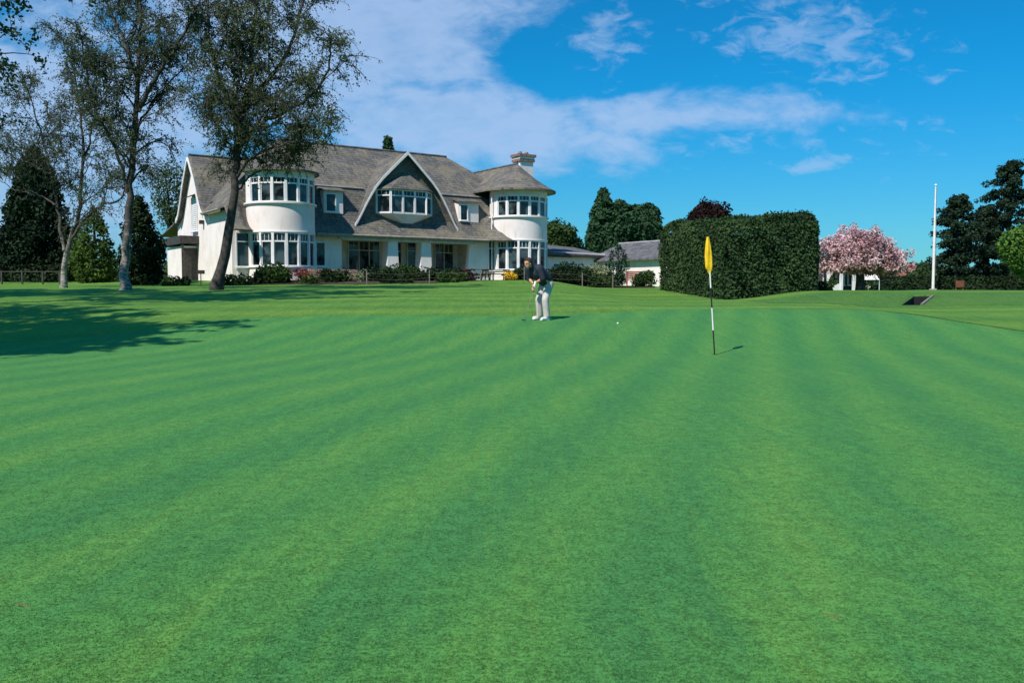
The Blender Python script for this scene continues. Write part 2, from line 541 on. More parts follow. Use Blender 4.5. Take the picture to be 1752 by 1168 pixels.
# the putting green: a sheet of closer-cut turf on the lawn
bnd = [(-17, -3), (-22, 6), (-19, 13), (-13, 16.8), (-10.0, 18.3), (-8.3, 20.0), (-6.6, 21.9), (-3.5, 22.8), (.3, 22.6), (3, 23.6), (5.4, 24.6), (8.5, 24.6), (10.4, 23.4), (11.0, 21), (11.6, 18.8), (13.5, 15.5), (15, 9), (14, 2), (10, -4), (0, -6)]
NB = 240


def closed_spline(pts, n):
    P = np.array(pts, float); m = len(P); out = []
    for k in range(n):
        s = k / n * m; i = int(s); t = s - i
        p0, p1, p2, p3 = P[(i - 1) % m], P[i % m], P[(i + 1) % m], P[(i + 2) % m]
        out.append(.5 * ((2 * p1) + (-p0 + p2) * t + (2 * p0 - 5 * p1 + 4 * p2 - p3) * t * t + (-p0 + 3 * p1 - 3 * p2 + p3) * t**3))
    return np.array(out)


B = closed_spline(bnd, NB); C0 = np.array([0., 11.])
NR = 70
vs = []
for j in range(NR + 1):
    rr = j / NR
    q = C0 + (B - C0) * rr
    z = terr(q[:, 0], q[:, 1]) + (.014 if j < NR else -.01)
    vs.append(np.column_stack([q, z]))
vs = np.concatenate(vs)
fq = [(j * NB + k, j * NB + (k + 1) % NB, (j + 1) * NB + (k + 1) % NB, (j + 1) * NB + k) for j in range(NR) for k in range(NB)]
green = mesh_np('putting_green', vs, np.array(fq)[:, ::-1], 'green_turf', smooth=True)
tag(green, kind='structure', label='close-mown striped putting green in the foreground', cat='putting green')

# rougher turf on the bank behind the green, and the collar round the green
cxm = (GX[:-1, :-1] + GX[1:, 1:]) / 2; cym = (GY[:-1, :-1] + GY[1:, 1:]) / 2
fe = 29.1 + .5 * np.sin(cxm * .5) + 2.2 * sstep(13, 9.5, cxm); be = 34.2 + .4 * np.sin(cxm * .7)
mk = (cxm > 9.3) & (cxm < 29.5) & (cym > fe) & (cym < be)
jj, kk = np.nonzero(mk); i0 = jj * nx + kk
q = np.stack([i0, i0 + 1, i0 + nx + 1, i0 + nx], 1); used = np.unique(q); rm = np.zeros(nx * ny, int); rm[used] = np.arange(len(used))
tag(mesh_np('rough_bank', Vt[used] + [0, 0, .006], rm[q], 'rough_turf', smooth=True), 'rough olive grass bank on the right behind the green', kind='structure')
nrm = np.roll(B, -1, 0) - np.roll(B, 1, 0); nrm = np.column_stack([nrm[:, 1], -nrm[:, 0]]); nrm /= np.linalg.norm(nrm, axis=1, keepdims=True)
if ((B - C0) * nrm).sum() < 0: nrm = -nrm
vs = []
for off in (-.02, .04, .09, .14):  # dark strip stands for the shadow lip at the green's right edge
    q = B + nrm * off; vs.append(np.column_stack([q, terr(q[:, 0], q[:, 1]) + .010]))
q = np.array([(j * NB + k, j * NB + (k + 1) % NB, (j + 1) * NB + (k + 1) % NB, (j + 1) * NB + k) for j in range(3) for k in range(NB) if B[k, 0] > 6.5 and B[k, 1] > 5])
tag(mesh_np('collar', np.concatenate(vs), q[:, ::-1], 'rough_turf', smooth=True), 'narrow collar of longer grass, darkened for the shadow lip of the putting green', kind='structure')

rng = np.random.default_rng(9)
nb = 700000
by_ = 2.2 + 11.5 * rng.uniform(0, 1, nb) ** 1.55
bx_ = rng.uniform(-1, 1, nb) * (by_ * .62 + .3)
bz_ = terr(bx_, by_) + .012
hgt = rng.uniform(.0025, .0078, nb) * np.clip(1.15 - by_ / 16, .3, 1); wid = rng.uniform(.0010, .0024, nb) * (1 + by_ / 7)
th = rng.uniform(0, 2 * PI, nb); ln = rng.normal(size=(nb, 2)) * .0045
A = np.column_stack([bx_ + np.cos(th) * wid, by_ + np.sin(th) * wid, bz_]); Bp = np.column_stack([bx_ - np.cos(th) * wid, by_ - np.sin(th) * wid, bz_])
Cp = np.column_stack([bx_ + ln[:, 0], by_ + ln[:, 1], bz_ + hgt])
Vg = np.stack([A, Bp, Cp], 1).reshape(-1, 3)
tag(mesh_np('grass', Vg, np.arange(nb * 3).reshape(-1, 3), 'green_turf'), 'short cut grass blades of the near putting green', 'grass', kind='stuff')

# ------------------------------------------------------------------ foliage helpers


def leaves_mesh(P, size, rng, flat=0.0, stretch=1.6, N=None):
    """one small rhombic leaf or leaf tuft per point"""
    n = len(P)
    nrm = rng.normal(size=(n, 3))
    if N is not None: nrm = nrm * .75 + N * 1.0
    nrm[:, 2] += flat
    nrm /= np.linalg.norm(nrm, axis=1, keepdims=True) + 1e-9
    r = rng.normal(size=(n, 3)); a = np.cross(nrm, r); a /= np.linalg.norm(a, axis=1, keepdims=True) + 1e-9
    b = np.cross(nrm, a)
    s = (size * rng.uniform(.6, 1.4, n))[:, None] * .5
    V = np.stack([P + a * s * stretch, P + b * s, P - a * s * stretch, P - b * s], 1).reshape(-1, 3)
    i = np.arange(n) * 4
    return V, np.stack([i, i + 1, i + 2, i + 3], 1)


def rand_in_ball(rng, n):
    v = rng.normal(size=(n, 3)); v /= np.linalg.norm(v, axis=1, keepdims=True)
    return v * rng.uniform(0, 1, n)[:, None] ** (1 / 3)


def clumpy(rng, centers, radii, per, shell=.5):
    """points scattered mostly near the surface of many small clumps"""
    out = []; nor = []
    for c, r in zip(centers, radii):
        k = max(3, int(per * r * r))
        v = rng.normal(size=(k, 3)); v /= np.linalg.norm(v, axis=1, keepdims=True)
        out.append(c + v * (r * rng.uniform(shell, 1, k) ** .5)[:, None]); nor.append(v)
    return np.concatenate(out), np.concatenate(nor)


def crown_obj(name, P, size, mat, rng, parent=None, N=None, flat=0.0, stretch=1.6, core=None):
    V, Fq = leaves_mesh(P, size, rng, flat, stretch, N)
    if core is not None:
        cv_, cf_ = core
        Fq = np.concatenate([Fq, np.asarray(cf_) + len(V)]); V = np.concatenate([V, cv_])
    return mesh_np(name, V, Fq, mat, parent)


# limbs ------------------------------------------------------------


class Tubes:
    def __init__(s): s.V = []; s.F = []; s.n = 0

    def add(s, pts, rad, k=6):
        pts = np.asarray(pts, float); m = len(pts)
        t = np.gradient(pts, axis=0); t /= np.linalg.norm(t, axis=1, keepdims=True) + 1e-9
        ref = np.array([1., 0, 0]) if abs(t[0, 0]) < .7 else np.array([0, 1., 0])
        a = ref - t * (t @ ref)[:, None]; a /= np.linalg.norm(a, axis=1, keepdims=True) + 1e-9
        b = np.cross(t, a)
        th = np.arange(k) * 2 * PI / k
        ring = a[:, None, :] * np.cos(th)[None, :, None] + b[:, None, :] * np.sin(th)[None, :, None]
        V = pts[:, None, :] + ring * np.asarray(rad)[:, None, None]
        s.V.append(V.reshape(-1, 3))
        i = (np.arange(m - 1)[:, None] * k + np.arange(k)[None, :]); j = (np.arange(m - 1)[:, None] * k + (np.arange(k)[None, :] + 1) % k)
        s.F.append(np.stack([i, j, j + k, i + k], -1).reshape(-1, 4) + s.n)
        s.n += m * k

    def obj(s, name, mat, parent=None):
        return mesh_np(name, np.concatenate(s.V), np.concatenate(s.F), mat, parent, smooth=True)


def wander(rng, p, d, length, n, jitter, trop):
    """a polyline from p along d, bent by noise and by trop (+ up / - down, growing to the tip)"""
    pts = [np.array(p, float)]; d = np.array(d, float); d /= np.linalg.norm(d); st = length / n
    for i in range(n):
        d = d + rng.normal(size=3) * jitter + np.array([0, 0, trop[0] + (trop[1] - trop[0]) * i / n])
        d /= np.linalg.norm(d)
        pts.append(pts[-1] + d * st)
    return np.array(pts)


def polyline(pts, n):
    P = [np.array(p, float) for p in pts]; out = []
    m = len(P) - 1
    for k in range(n + 1):
        s_ = min(k / n * m, m - 1e-6); i = int(s_); t = s_ - i
        p0, p1, p2, p3 = P[max(i - 1, 0)], P[i], P[i + 1], P[min(i + 2, m)]
        out.append(.5 * ((2 * p1) + (-p0 + p2) * t + (2 * p0 - 5 * p1 + 4 * p2 - p3) * t * t + (-p0 + 3 * p1 - 3 * p2 + p3) * t**3))
    return np.array(out)


def birch(seed, stems, limbs, leaf_size, leaf_n, mat_leaf, label, cat, name='birch_tree', group=None, bark='birch_bark_lit_foot', droop=-.10,
          limb_len=(2.6, 4.6), sub=7, twig=6, env=None):
    """stems: list of (points, r0, r1, first fraction that carries limbs, number of limbs)"""
    rng = np.random.default_rng(seed)
    base = np.array(stems[0][0][0], float)
    root = empty(name, tuple(base), 0, label, cat, group)
    tb = Tubes(); lp = []
    for pts, r0, r1, f0, nl in stems:
        tr = polyline([np.array(p) - base for p in pts], 26)
        tr[1:-1] += rng.normal(size=(len(tr) - 2, 3)) * .03
        fr = np.linspace(0, 1, len(tr)); rad = r0 + (r1 - r0) * fr ** .8
        if r0 > .12: rad[0] *= 1.45; rad[1] *= 1.12
        tb.add(tr, rad, 10)
        total = np.linalg.norm(tr[-1] - tr[0])
        for q in range(nl):
            f = f0 + (1 - f0) * (q + rng.uniform(0, 1)) / nl
            i = min(int(f * 26), 25); p = tr[i]
            th = q * 2.4 + rng.uniform(-.5, .5)
            up = rng.uniform(.55, 1.15)
            L = rng.uniform(*limb_len) * (1.12 - .62 * (f - f0) / (1 - f0 + 1e-6))
            br = wander(rng, p, (math.cos(th), math.sin(th), up), L, 9, .12, (.04, droop * .6))
            rb = max(.018, rad[i] * .42)
            tb.add(br, np.linspace(rb, .012, 10), 5)
            for _ in range(sub):
                j = rng.integers(2, 10); dd = br[j] - br[j - 1]; dd /= np.linalg.norm(dd)
                b2 = wander(rng, br[j], dd + rng.normal(size=3) * .65, L * rng.uniform(.25, .5), 6, .16, (0.02, droop))
                tb.add(b2, np.linspace(.022, .009, 7), 4)
                for _ in range(twig):
                    k = rng.integers(1, 7); dd2 = b2[k] - b2[k - 1]; dd2 /= np.linalg.norm(dd2)
                    b3 = wander(rng, b2[k], dd2 * .5 + rng.normal(size=3) * .7, rng.uniform(.4, 1.15), 5, .14, (droop * .8, droop * 3.0))
                    tb.add(b3, np.linspace(.011, .006, 6), 3)
                    lp.append(b3)
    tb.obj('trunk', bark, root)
    lp = np.array(lp)                                    # (m,6,3)
    idx = rng.integers(0, len(lp), leaf_n); t = rng.uniform(.1, 1, leaf_n) * 5
    i0 = np.minimum(t.astype(int), 4); fr = (t - i0)[:, None]
    P = lp[idx, i0] * (1 - fr) + lp[idx, i0 + 1] * fr + rng.normal(size=(leaf_n, 3)) * .06
    crown_obj('crown', P, leaf_size, mat_leaf, rng, root)
    return root


def dist_pt(px, py, d):
    """point in the scene at forward distance d, for setting out tall stems"""
    x = (px - 876) / F_PX; u = (584 - py) / F_PX
    yy = math.cos(PITCH) + u * math.sin(PITCH); zz = u * math.cos(PITCH) - math.sin(PITCH)
    return (x / yy * d, d, zz / yy * d)

# ================================================================== HOUSE
HZ = .70                                                # ground level at the house
ANG = R(34.5)
OX, OY = -17.168, 54.0
house = empty('house', (OX, OY, 0), ANG, 'white rendered two-storey clubhouse with grey stone-slate roof, round bay towers and a big central gable', 'house')
HU = Vector((math.cos(ANG), math.sin(ANG), 0)); HV = Vector((-math.sin(ANG), math.cos(ANG), 0))


def HW(u, v, z=0.0): return Vector((OX, OY, 0)) + HU * u + HV * v + Vector((0, 0, z))


def frontlow(v):
    return np.interp(v, [-.7, -.3, .1, .5, .9, 1.3], [3.78, 4.02, 4.42, 5.05, 5.95, 7.0])


def flare(u):
    return .95 * sstep(18.2, 19.5, u) + .95 * sstep(1.1, .3, u)


def main_roof(u, v):
    v0 = v; v = np.where(v0 < 1.3, np.minimum(v0 + flare(u) * np.clip((1.3 - v0) / 2.2, 0, 1), 1.3), v0)
    f = np.where(v < 1.3, frontlow(v), 7.0 + (v - 1.3) * .835)
    b = 10.5 - (v - 5.5) * .75
    l = 5.25 + np.clip(u + .4, 0, None) * 1.02
    r = 10.5 - (u - 18.4) * .78
    return np.minimum(np.minimum(f, b), np.minimum(l, np.minimum(r, 10.5)))


RZL, RZR = (3.1, 0.0), (21.35, 0.0)
RL, RR = 2.1, 2.2


def hf_mesh(name, us, vs_, fn, mask, thick, mat, parent):
    """a pitched roof: sampled surface with an underside and closed edges"""
    U_, V_ = np.meshgrid(us, vs_); Zt = fn(U_, V_); n1, n2 = len(us), len(vs_)
    cu = (U_[:-1, :-1] + U_[1:, 1:]) / 2; cvv = (V_[:-1, :-1] + V_[1:, 1:]) / 2
    mk = mask(cu, cvv) if mask else np.ones_like(cu, bool)
    idx = np.arange(n1 * n2).reshape(n2, n1)
    top = np.stack([U_, V_, Zt], -1).reshape(-1, 3); bot = top - [0, 0, thick]; N = len(top)
    F_ = []
    a, b, c, d = idx[:-1, :-1], idx[:-1, 1:], idx[1:, 1:], idx[1:, :-1]
    q = np.stack([a, b, c, d], -1)[mk]; F_.append(q); F_.append(q[:, ::-1] + N)
    # rims
    pad = np.zeros((mk.shape[0] + 2, mk.shape[1] + 2), bool); pad[1:-1, 1:-1] = mk
    rim = []
    for j, i in zip(*np.nonzero(mk)):
        if not pad[j, i + 1]: rim.append((idx[j, i], idx[j, i] + N, idx[j, i + 1] + N, idx[j, i + 1]))
        if not pad[j + 2, i + 1]: rim.append((idx[j + 1, i + 1], idx[j + 1, i + 1] + N, idx[j + 1, i] + N, idx[j + 1, i]))
        if not pad[j + 1, i]: rim.append((idx[j + 1, i], idx[j + 1, i] + N, idx[j, i] + N, idx[j, i]))
        if not pad[j + 1, i + 2]: rim.append((idx[j, i + 1], idx[j, i + 1] + N, idx[j + 1, i + 1] + N, idx[j + 1, i + 1]))
    F_.append(np.array(rim)); F_ = np.concatenate(F_)
    Vv = np.concatenate([top, bot]); used = np.unique(F_); remap = np.zeros(len(Vv), int); remap[used] = np.arange(len(used))
    return mesh_np(name, Vv[used], remap[F_], mat, parent)


us = np.arange(-.4, 24.2, .1); vs_ = np.unique(np.round(np.concatenate([np.arange(-1.7, 1.31, .1), np.arange(1.3, 13.2, .12)]), 3))


def main_mask(u, v):
    m = ~((u < .35) & (v > 4.95))
    fl_ = flare(u); vl = np.where(fl_ > 0, (-.7 * 2.2 - fl_ * 1.3) / (2.2 - fl_), -.7)
    m &= v > np.maximum(vl, -1.68)
    m &= ~((u > 21.3) & (v < 6))                        # the right tower wing stands here
    for (cx, cy), r in ((RZL, RL - .15), (RZR, RR - .15)):
        m &= ~((np.hypot(u - cx, v - cy) < r) & (main_roof(u, v) < 7.2))
    m &= ~((u > 10.1) & (u < 14.1) & (v < .3) & (v > 9))
    return m


rf = hf_mesh('roof', us, vs_, main_roof, main_mask, .10, 'stone_slate', house)
tag(rf, 'main mansard roof of mossy grey stone slates')


def tower_roof(cx, r_e, ze, zp, vback, name, u0, u1, extra=None):
    def fn(u, v):
        dv = np.where(v < 0, v, 0.0)
        d = np.hypot(u - cx, dv)
        t = np.clip(d / r_e, 0, 1.0)
        return ze + (zp - ze) * (1 - t) - .10 * np.sin(t * PI)

    def mask(u, v):
        m = (np.hypot(u - cx, np.where(v < 0, v, 0)) < r_e)
        if extra: m &= extra(u, v)
        return m
    # a polar mesh keeps the round eave clean
    mb = MB(); NSEG = 30; RG = 10
    rings = []
    for j in range(RG + 1):
        t = j / RG; ring = []
        ring.append((cx - r_e * t, vback, 0))
        ring.append((cx - r_e * t, vback * .5, 0))
        for k in range(NSEG + 1):
            th = PI + PI * k / NSEG
            ring.append((cx + r_e * t * math.cos(th), r_e * t * math.sin(th), 0))
        ring.append((cx + r_e * t, vback * .5, 0)); ring.append((cx + r_e * t, vback, 0))
        z = ze + (zp - ze) * (1 - t) - .16 * math.sin(t * PI)
        rings.append([(a, b, z) for a, b, _ in ring])
    n = len(rings[0])
    vv = [p for rg in rings for p in rg]; nvv = len(vv)
    vv2 = [(a, b, z - .12) for a, b, z in vv]
    fs = [(j * n + k, (j + 1) * n + k, (j + 1) * n + k + 1, j * n + k + 1) for j in range(RG) for k in range(n - 1)]
    fs2 = [tuple(i + nvv for i in f[::-1]) for f in fs]
    rim = [(RG * n + k, RG * n + k + nvv, RG * n + k + 1 + nvv, RG * n + k + 1) for k in range(n - 1)]
    mb.add(vv + vv2, fs + fs2 + rim)
    return mb.build(name, 'stone_slate', house)


tag(tower_roof(RZR[0], 2.85, 7.48, 9.55, 8.5, 'roof', 0, 0), 'half-conical slate roof over the right round tower')
tag(tower_roof(RZL[0], 2.42, 7.50, 8.95, 3.6, 'roof', 0, 0), 'low slate hood over the left round tower')

# wing at the left end: gable towards the trees


def wing_z(v):
    d = np.abs(v - 8.5)
    z = np.interp(d, [0, 1.4, 2.3, 2.9, 3.5], [9.4, 7.75, 6.35, 5.55, 5.15])
    back = np.interp(v, [11.4, 12, 13, 16.8], [5.55, 5.25, 4.95, 4.35])
    return np.where(v > 11.4, back, z)


hf_mesh('roof', np.arange(-.35, 5.6, .25), np.arange(5.0, 16.9, .1), lambda u, v: wing_z(v), None, .12, 'stone_slate', house)

# walls -------------------------------------------------------------
wl = MB()
wl.prism([(0.02, HZ - .8), (0.02, 3.98), (.5, 4.95), (1.1, 5.12), (4.9, 5.12), (5.2, 5.2), (5.65, 5.42), (6.2, 6.2), (7.1, 7.58), (8.5, 9.22), (9.9, 7.58), (10.8, 6.2), (11.4, 5.38), (13, 4.8), (13, HZ - .8)], 0.0, .3, 'x')
wl.build('wall', 'white_render', house)
wf = MB()
wf.box(.3, 7.2, 0.0, .3, HZ - .8, 3.98)
wf.box(6.9, 7.2, .3, 2.0, HZ - .8, 3.9)
# battered end of the verandah: a sloping buttress face
wf.prism([(16.72, HZ - .8), (18.7, HZ - .8), (18.7, 3.98), (17.15, 3.98)], -.05, .30, 'y')
wf.box(18.7, 24.1, 0.0, .3, HZ - .8, 3.98)
wf.box(23.8, 24.1, .3, 8.5, HZ - .8, 7.5)
wf.box(.3, 23.8, 12.7, 13.0, HZ - .8, 4.6)
wf.build('wall', 'white_render', house)
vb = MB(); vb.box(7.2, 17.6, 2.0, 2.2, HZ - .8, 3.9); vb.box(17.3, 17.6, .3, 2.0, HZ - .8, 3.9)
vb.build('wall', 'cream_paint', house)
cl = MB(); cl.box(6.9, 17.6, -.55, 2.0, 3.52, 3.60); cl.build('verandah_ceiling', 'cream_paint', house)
fl = MB(); fl.box(7.2, 17.2, -.9, 2.0, HZ - .8, HZ + .12); fl.build('verandah_floor', 'pink_stone', house)
ft = MB(); ft.box(7.0, 17.2, -.56, -.42, 3.42, 3.72); ft.build('beam', 'cream_paint', house)

# gutter and fascia along the front eave
g = MB()
for a, b_ in ((5.2, 18.3),):
    g.tube([(a, -.76, 3.74), (b_, -.76, 3.74)], .07, 8)
    g.box(a, b_, -.70, -.64, 3.58, 3.74)
    g.box(a, b_, -.62, 0, 3.60, 3.63)
g.build('gutter', 'gutter_grey', house)
g = MB(); g.box(-.5, -.38, 1.0, 4.95, 5.05, 5.2); g.tube([(-.48, 1.0, 5.14), (-.48, 4.95, 5.14)], .07, 8); g.build('gutter', 'gutter_grey', house)
# bargeboards of the left gable
bg_ = MB()
pts = [(v, float(wing_z(np.array(v)))) for v in np.linspace(5.02, 11.98, 30)]
for (a, za), (b_, zb) in zip(pts[:-1], pts[1:]):
    bg_.prism([(a, za - .30), (b_, zb - .30), (b_, zb - .02), (a, za - .02)], -.42, -.36, 'x')
bg_.build('bargeboard', 'white_paint', house)
# break line between the steep and the flat roof slope: a rolled lead lip
for a, b_ in ((5.6, 9.4), (14.8, 18.9)): bl = MB(); bl.tube([(a, 1.27, 7.06), (b_, 1.27, 7.06)], .06, 6); bl.build('roof_flashing', 'lead', house)
rd = MB(); rd.tube([(4.9, 5.5, 10.53), (18.4, 5.5, 10.53)], .09, 6); rd.tube([(-.3, 8.5, 9.44), (5.0, 8.5, 9.44)], .08, 6); rd.tube([(21.35, 0, 9.58), (21.35, 8, 9.58)], .08, 6)
rd.build('ridge_tiles', 'dark_slate', house)

# columns
for u in (10.75, 13.32):
    c = MB(); z0, z1 = HZ - .3, 3.50
    b0, b1 = .54, .36
    c.add([(u - b0, -.5, z0), (u + b0 * .8, -.5, z0), (u + b0 * .8, .45, z0), (u - b0, .45, z0),
           (u - b1, -.42, z1), (u + b1, -.42, z1), (u + b1, .38, z1), (u - b1, .38, z1)],
          [(0, 3, 2, 1), (4, 5, 6, 7), (0, 1, 5, 4), (1, 2, 6, 5), (2, 3, 7, 6), (3, 0, 4, 7)])
    c.build('column', 'white_render', house)

# windows -----------------------------------------------------------


def window(P0, ex, ey, wd, ht, cols, rows, parent=house, frame='white_paint', fw=.07, depth=.09, mull=.055, label=None, bars=0):
    """window in the plane P0 + s*ex + t*z; ey points out of the wall. rows: list of transom heights"""
    P0 = Vector(P0); ex = Vector(ex).normalized(); ey = Vector(ey).normalized(); ez = Vector((0, 0, 1))
    Mx = Matrix(((ex.x, ey.x, ez.x, P0.x), (ex.y, ey.y, ez.y, P0.y), (ex.z, ey.z, ez.z, P0.z), (0, 0, 0, 1)))
    m = MB()
    m.box(-fw, 0, 0, depth, -fw, ht + fw, Mx); m.box(wd, wd + fw, 0, depth, -fw, ht + fw, Mx)
    m.box(0, wd, 0, depth, ht, ht + fw, Mx); m.box(0, wd, 0, depth, -fw, 0, Mx)
    ed = [0] + [wd * (i + 1) / cols for i in range(cols)]
    for x in ed[1:-1]: m.box(x - mull / 2, x + mull / 2, .004, depth * .92, 0, ht, Mx)
    for r_ in rows:
        for a, b_ in zip(ed[:-1], ed[1:]): m.box(a + mull / 2, b_ - mull / 2, .006, depth * .85, r_ - mull / 2, r_ + mull / 2, Mx)
    if bars:
        for a, b_ in zip(ed[:-1], ed[1:]):
            for k in range(1, bars + 1):
                x = a + (b_ - a) * k / (bars + 1)
                m.box(x - .012, x + .012, .006, depth * .6, rows[-1] + mull / 2, ht, Mx)
    f_ = m.build('window', frame, parent)
    if label: f_['label'] = label
    g_ = MB(); g_.box(.0, wd, -.02, .02, 0, ht, Mx); g_.build('pane', 'window_glass', f_)
    s = MB(); s.box(-fw - .05, wd + fw + .05, .0, depth + .10, -fw - .06, -fw, Mx); s.build('sill', frame, f_)
    return f_


FRONT = ((1, 0, 0), (0, -1, 0)); ENDW = ((0, -1, 0), (-1, 0, 0))


def tower(c, r, z_lo, z_hd, z_sl, z_top, a_from=192, a_to=348, nf=7, over=.52):
    """round bay tower: white drum, two bands of windows"""
    cx, cy = c
    N = 40

    def ring(rr, z, a0=165, a1=375): return [(cx + rr * math.cos(R(a0 + (a1 - a0) * k / N)), cy + rr * math.sin(R(a0 + (a1 - a0) * k / N)), z) for k in range(N + 1)]
    mb = MB()
    for (za, zb, ra, rb) in ((HZ - .8, z_lo - .07, r, r), (z_hd + .07, z_sl - .10, r, r), (z_top + .07, z_top + .42, r, r)):
        lo, hi = ring(ra, za), ring(rb, zb); li, hi2 = ring(ra - .25, za), ring(rb - .25, zb)
        n = N + 1
        mb.add(lo + hi, [(k, k + 1, n + k + 1, n + k) for k in range(N)], True)
        mb.add(li + hi2, [(k + 1, k, n + k, n + k + 1) for k in range(N)], True)
        mb.add(hi + hi2, [(k, k + 1, n + k + 1, n + k) for k in range(N)]); mb.add(lo + li, [(k + 1, k, n + k, n + k + 1) for k in range(N)])
    # piers where the drum meets the wall
    for a0, a1 in ((165, a_from), (a_to, 375)):
        for za, zb in ((z_lo - .07, z_hd + .07), (z_sl - .10, z_top + .07)):
            pts = []
            for k in range(5):
                a = R(a0 + (a1 - a0) * k / 4); pts.append((cx + r * math.cos(a), cy + r * math.sin(a)))
            for k in range(4, -1, -1):
                a = R(a0 + (a1 - a0) * k / 4); pts.append((cx + (r - .25) * math.cos(a), cy + (r - .25) * math.sin(a)))
            mb.prism(pts, za, zb)
    t = mb.build('tower_wall', 'white_render', house)
    # moulded ledges
    ld = MB()
    for z, hh, pr in ((z_sl - .10, .10, .14), (z_lo - .09, .08, .10), (z_hd + .05, .06, .06)):
        A, Bq, Cq, Dq = ring(r + pr, z), ring(r + pr, z + hh), ring(r - .05, z), ring(r - .05, z + hh); n = N + 1
        ld.add(A + Bq, [(k, k + 1, n + k + 1, n + k) for k in range(N)], True)
        ld.add(Bq + Dq, [(k, k + 1, n + k + 1, n + k) for k in range(N)]); ld.add(A + Cq, [(k + 1, k, n + k, n + k + 1) for k in range(N)])
    ld.build('ledge', 'white_paint', house)
    # soffit under the eave
    sf = MB(); A, Bq = ring(r - .02, z_top + .40, 180, 360), ring(r + over, z_top + .40, 180, 360); n = N + 1
    A2, B2 = ring(r - .02, z_top + .44, 180, 360), ring(r + over, z_top + .44, 180, 360)
    sf.add(A + Bq, [(k, n + k, n + k + 1, k + 1) for k in range(N)]); sf.add(A2 + B2, [(k + 1, n + k + 1, n + k, k) for k in range(N)])
    sf.add(Bq + B2, [(k, n + k, n + k + 1, k + 1) for k in range(N)])
    sf.build('soffit', 'gutter_grey', house)
    # bands of lights
    for (za, zb, tr_, bars) in ((z_lo, z_hd, .50, 2), (z_sl, z_top, .36, 2)):
        fr = MB(); gl = MB(); step = (a_to - a_from) / nf
        for k in range(nf + 1):
            a = R(a_from + step * k)
            e = Vector((-math.sin(a), math.cos(a), 0)); o_ = Vector((math.cos(a), math.sin(a), 0)); P0 = Vector((cx, cy, 0)) + o_ * (r - .06)
            Mx = Matrix(((e.x, o_.x, 0, P0.x), (e.y, o_.y, 0, P0.y), (0, 0, 1, 0), (0, 0, 0, 1)))
            fr.box(-.075, .075, -.06, .09, za - .07, zb + .07, Mx)
        for k in range(nf):
            a0, a1 = R(a_from + step * k), R(a_from + step * (k + 1))
            p = Vector((cx + r * math.cos(a0), cy + r * math.sin(a0), 0)); q = Vector((cx + r * math.cos(a1), cy + r * math.sin(a1), 0))
            e = (q - p).normalized(); o_ = Vector((e.y, -e.x, 0)); L = (q - p).length
            Mx = Matrix(((e.x, o_.x, 0, p.x), (e.y, o_.y, 0, p.y), (0, 0, 1, 0), (0, 0, 0, 1)))
            fr.box(.05, L - .05, -.08, .02, za - .07, za + .05, Mx); fr.box(.05, L - .05, -.08, .02, zb - .04, zb + .07, Mx)
            fr.box(.05, L - .05, -.075, .01, zb - tr_ - .045, zb - tr_ + .045, Mx)
            for x in (.09, L - .12): fr.box(x, x + .035, -.07, -.005, za + .05, zb - tr_ - .045, Mx)
            for b_ in range(1, bars + 1):
                x = L * b_ / (bars + 1); fr.box(x - .012, x + .012, -.06, -.015, zb - tr_ + .045, zb - .04, Mx)
            jit = random.Random(k * 7 + int(za * 10)).uniform(-.03, .03)
            gl.add([Mx @ Vector((0, -.055 + jit * .4, za)), Mx @ Vector((L, -.055 - jit * .4, za)), Mx @ Vector((L, -.055 - jit * .4, zb)), Mx @ Vector((0, -.055 + jit * .4, zb))], [(0, 1, 2, 3)])
        f_ = fr.build('bay_window', 'white_paint', house); gl.build('pane', 'window_glass', f_)


tower(RZL, RL, 1.62, 3.62, 5.52, 7.02, over=.30)
tower(RZR, RR, 1.66, 3.72, 5.55, 6.98)

# flat ground-floor windows beside the towers and in the verandah
window((.28, -.02, 1.62), *FRONT, .72, 2.0, 1, [1.5], bars=0)
window((5.42, -.02, 1.75), *FRONT, .55, 1.45, 1, [], frame='white_paint')
window((18.72, -.02, 1.66), *FRONT, .55, 2.06, 1, [1.55])
V0 = 1.98
window((8.55, V0, 1.55), *FRONT, 2.3, 1.95, 3, [1.35], frame='cream_paint', bars=1)
window((13.1, V0, HZ + .15), *FRONT, 1.3, 2.8, 2, [2.1], frame='cream_paint', label='glazed double doors onto the verandah')
window((11.65, V0, 1.55), *FRONT, .9, 1.95, 1, [1.35], frame='cream_paint')
window((15.35, V0, 1.55), *FRONT, 1.5, 1.95, 2, [1.35], frame='cream_paint', bars=1)

# small dormers in the steep slope


def dormer(u0, u1, z0, z1, glass_w):
    m = MB()
    m.prism([(-.05 + .55, z0), (1.5, z0), (1.5, z1 + .05), (.5, z1 + .05)], u0, u1, 'x')
    d = m.build('dormer', 'white_render', house)
    window((u0 + .15, .5, z0 + .14), *FRONT, glass_w, z1 - z0 - .35, 1, [], parent=d, fw=.06)
    c = MB(); c.add([(u0 - .15, .28, z1 + .06), (u1 + .15, .28, z1 + .06), (u1 + .15, 1.6, z1 + .42), (u0 - .15, 1.6, z1 + .42),
                     (u0 - .15, .28, z1 - .02), (u1 + .15, .28, z1 - .02), (u1 + .15, 1.6, z1 + .3), (u0 - .15, 1.6, z1 + .3)],
                    [(0, 1, 2, 3), (7, 6, 5, 4), (0, 4, 5, 1), (1, 5, 6, 2), (2, 6, 7, 3), (3, 7, 4, 0)])
    c.build('dormer_roof', 'stone_slate', d)


dormer(6.2, 7.55, 5.2, 6.65, .62)
dormer(16.5, 18.2, 5.1, 6.5, .55)

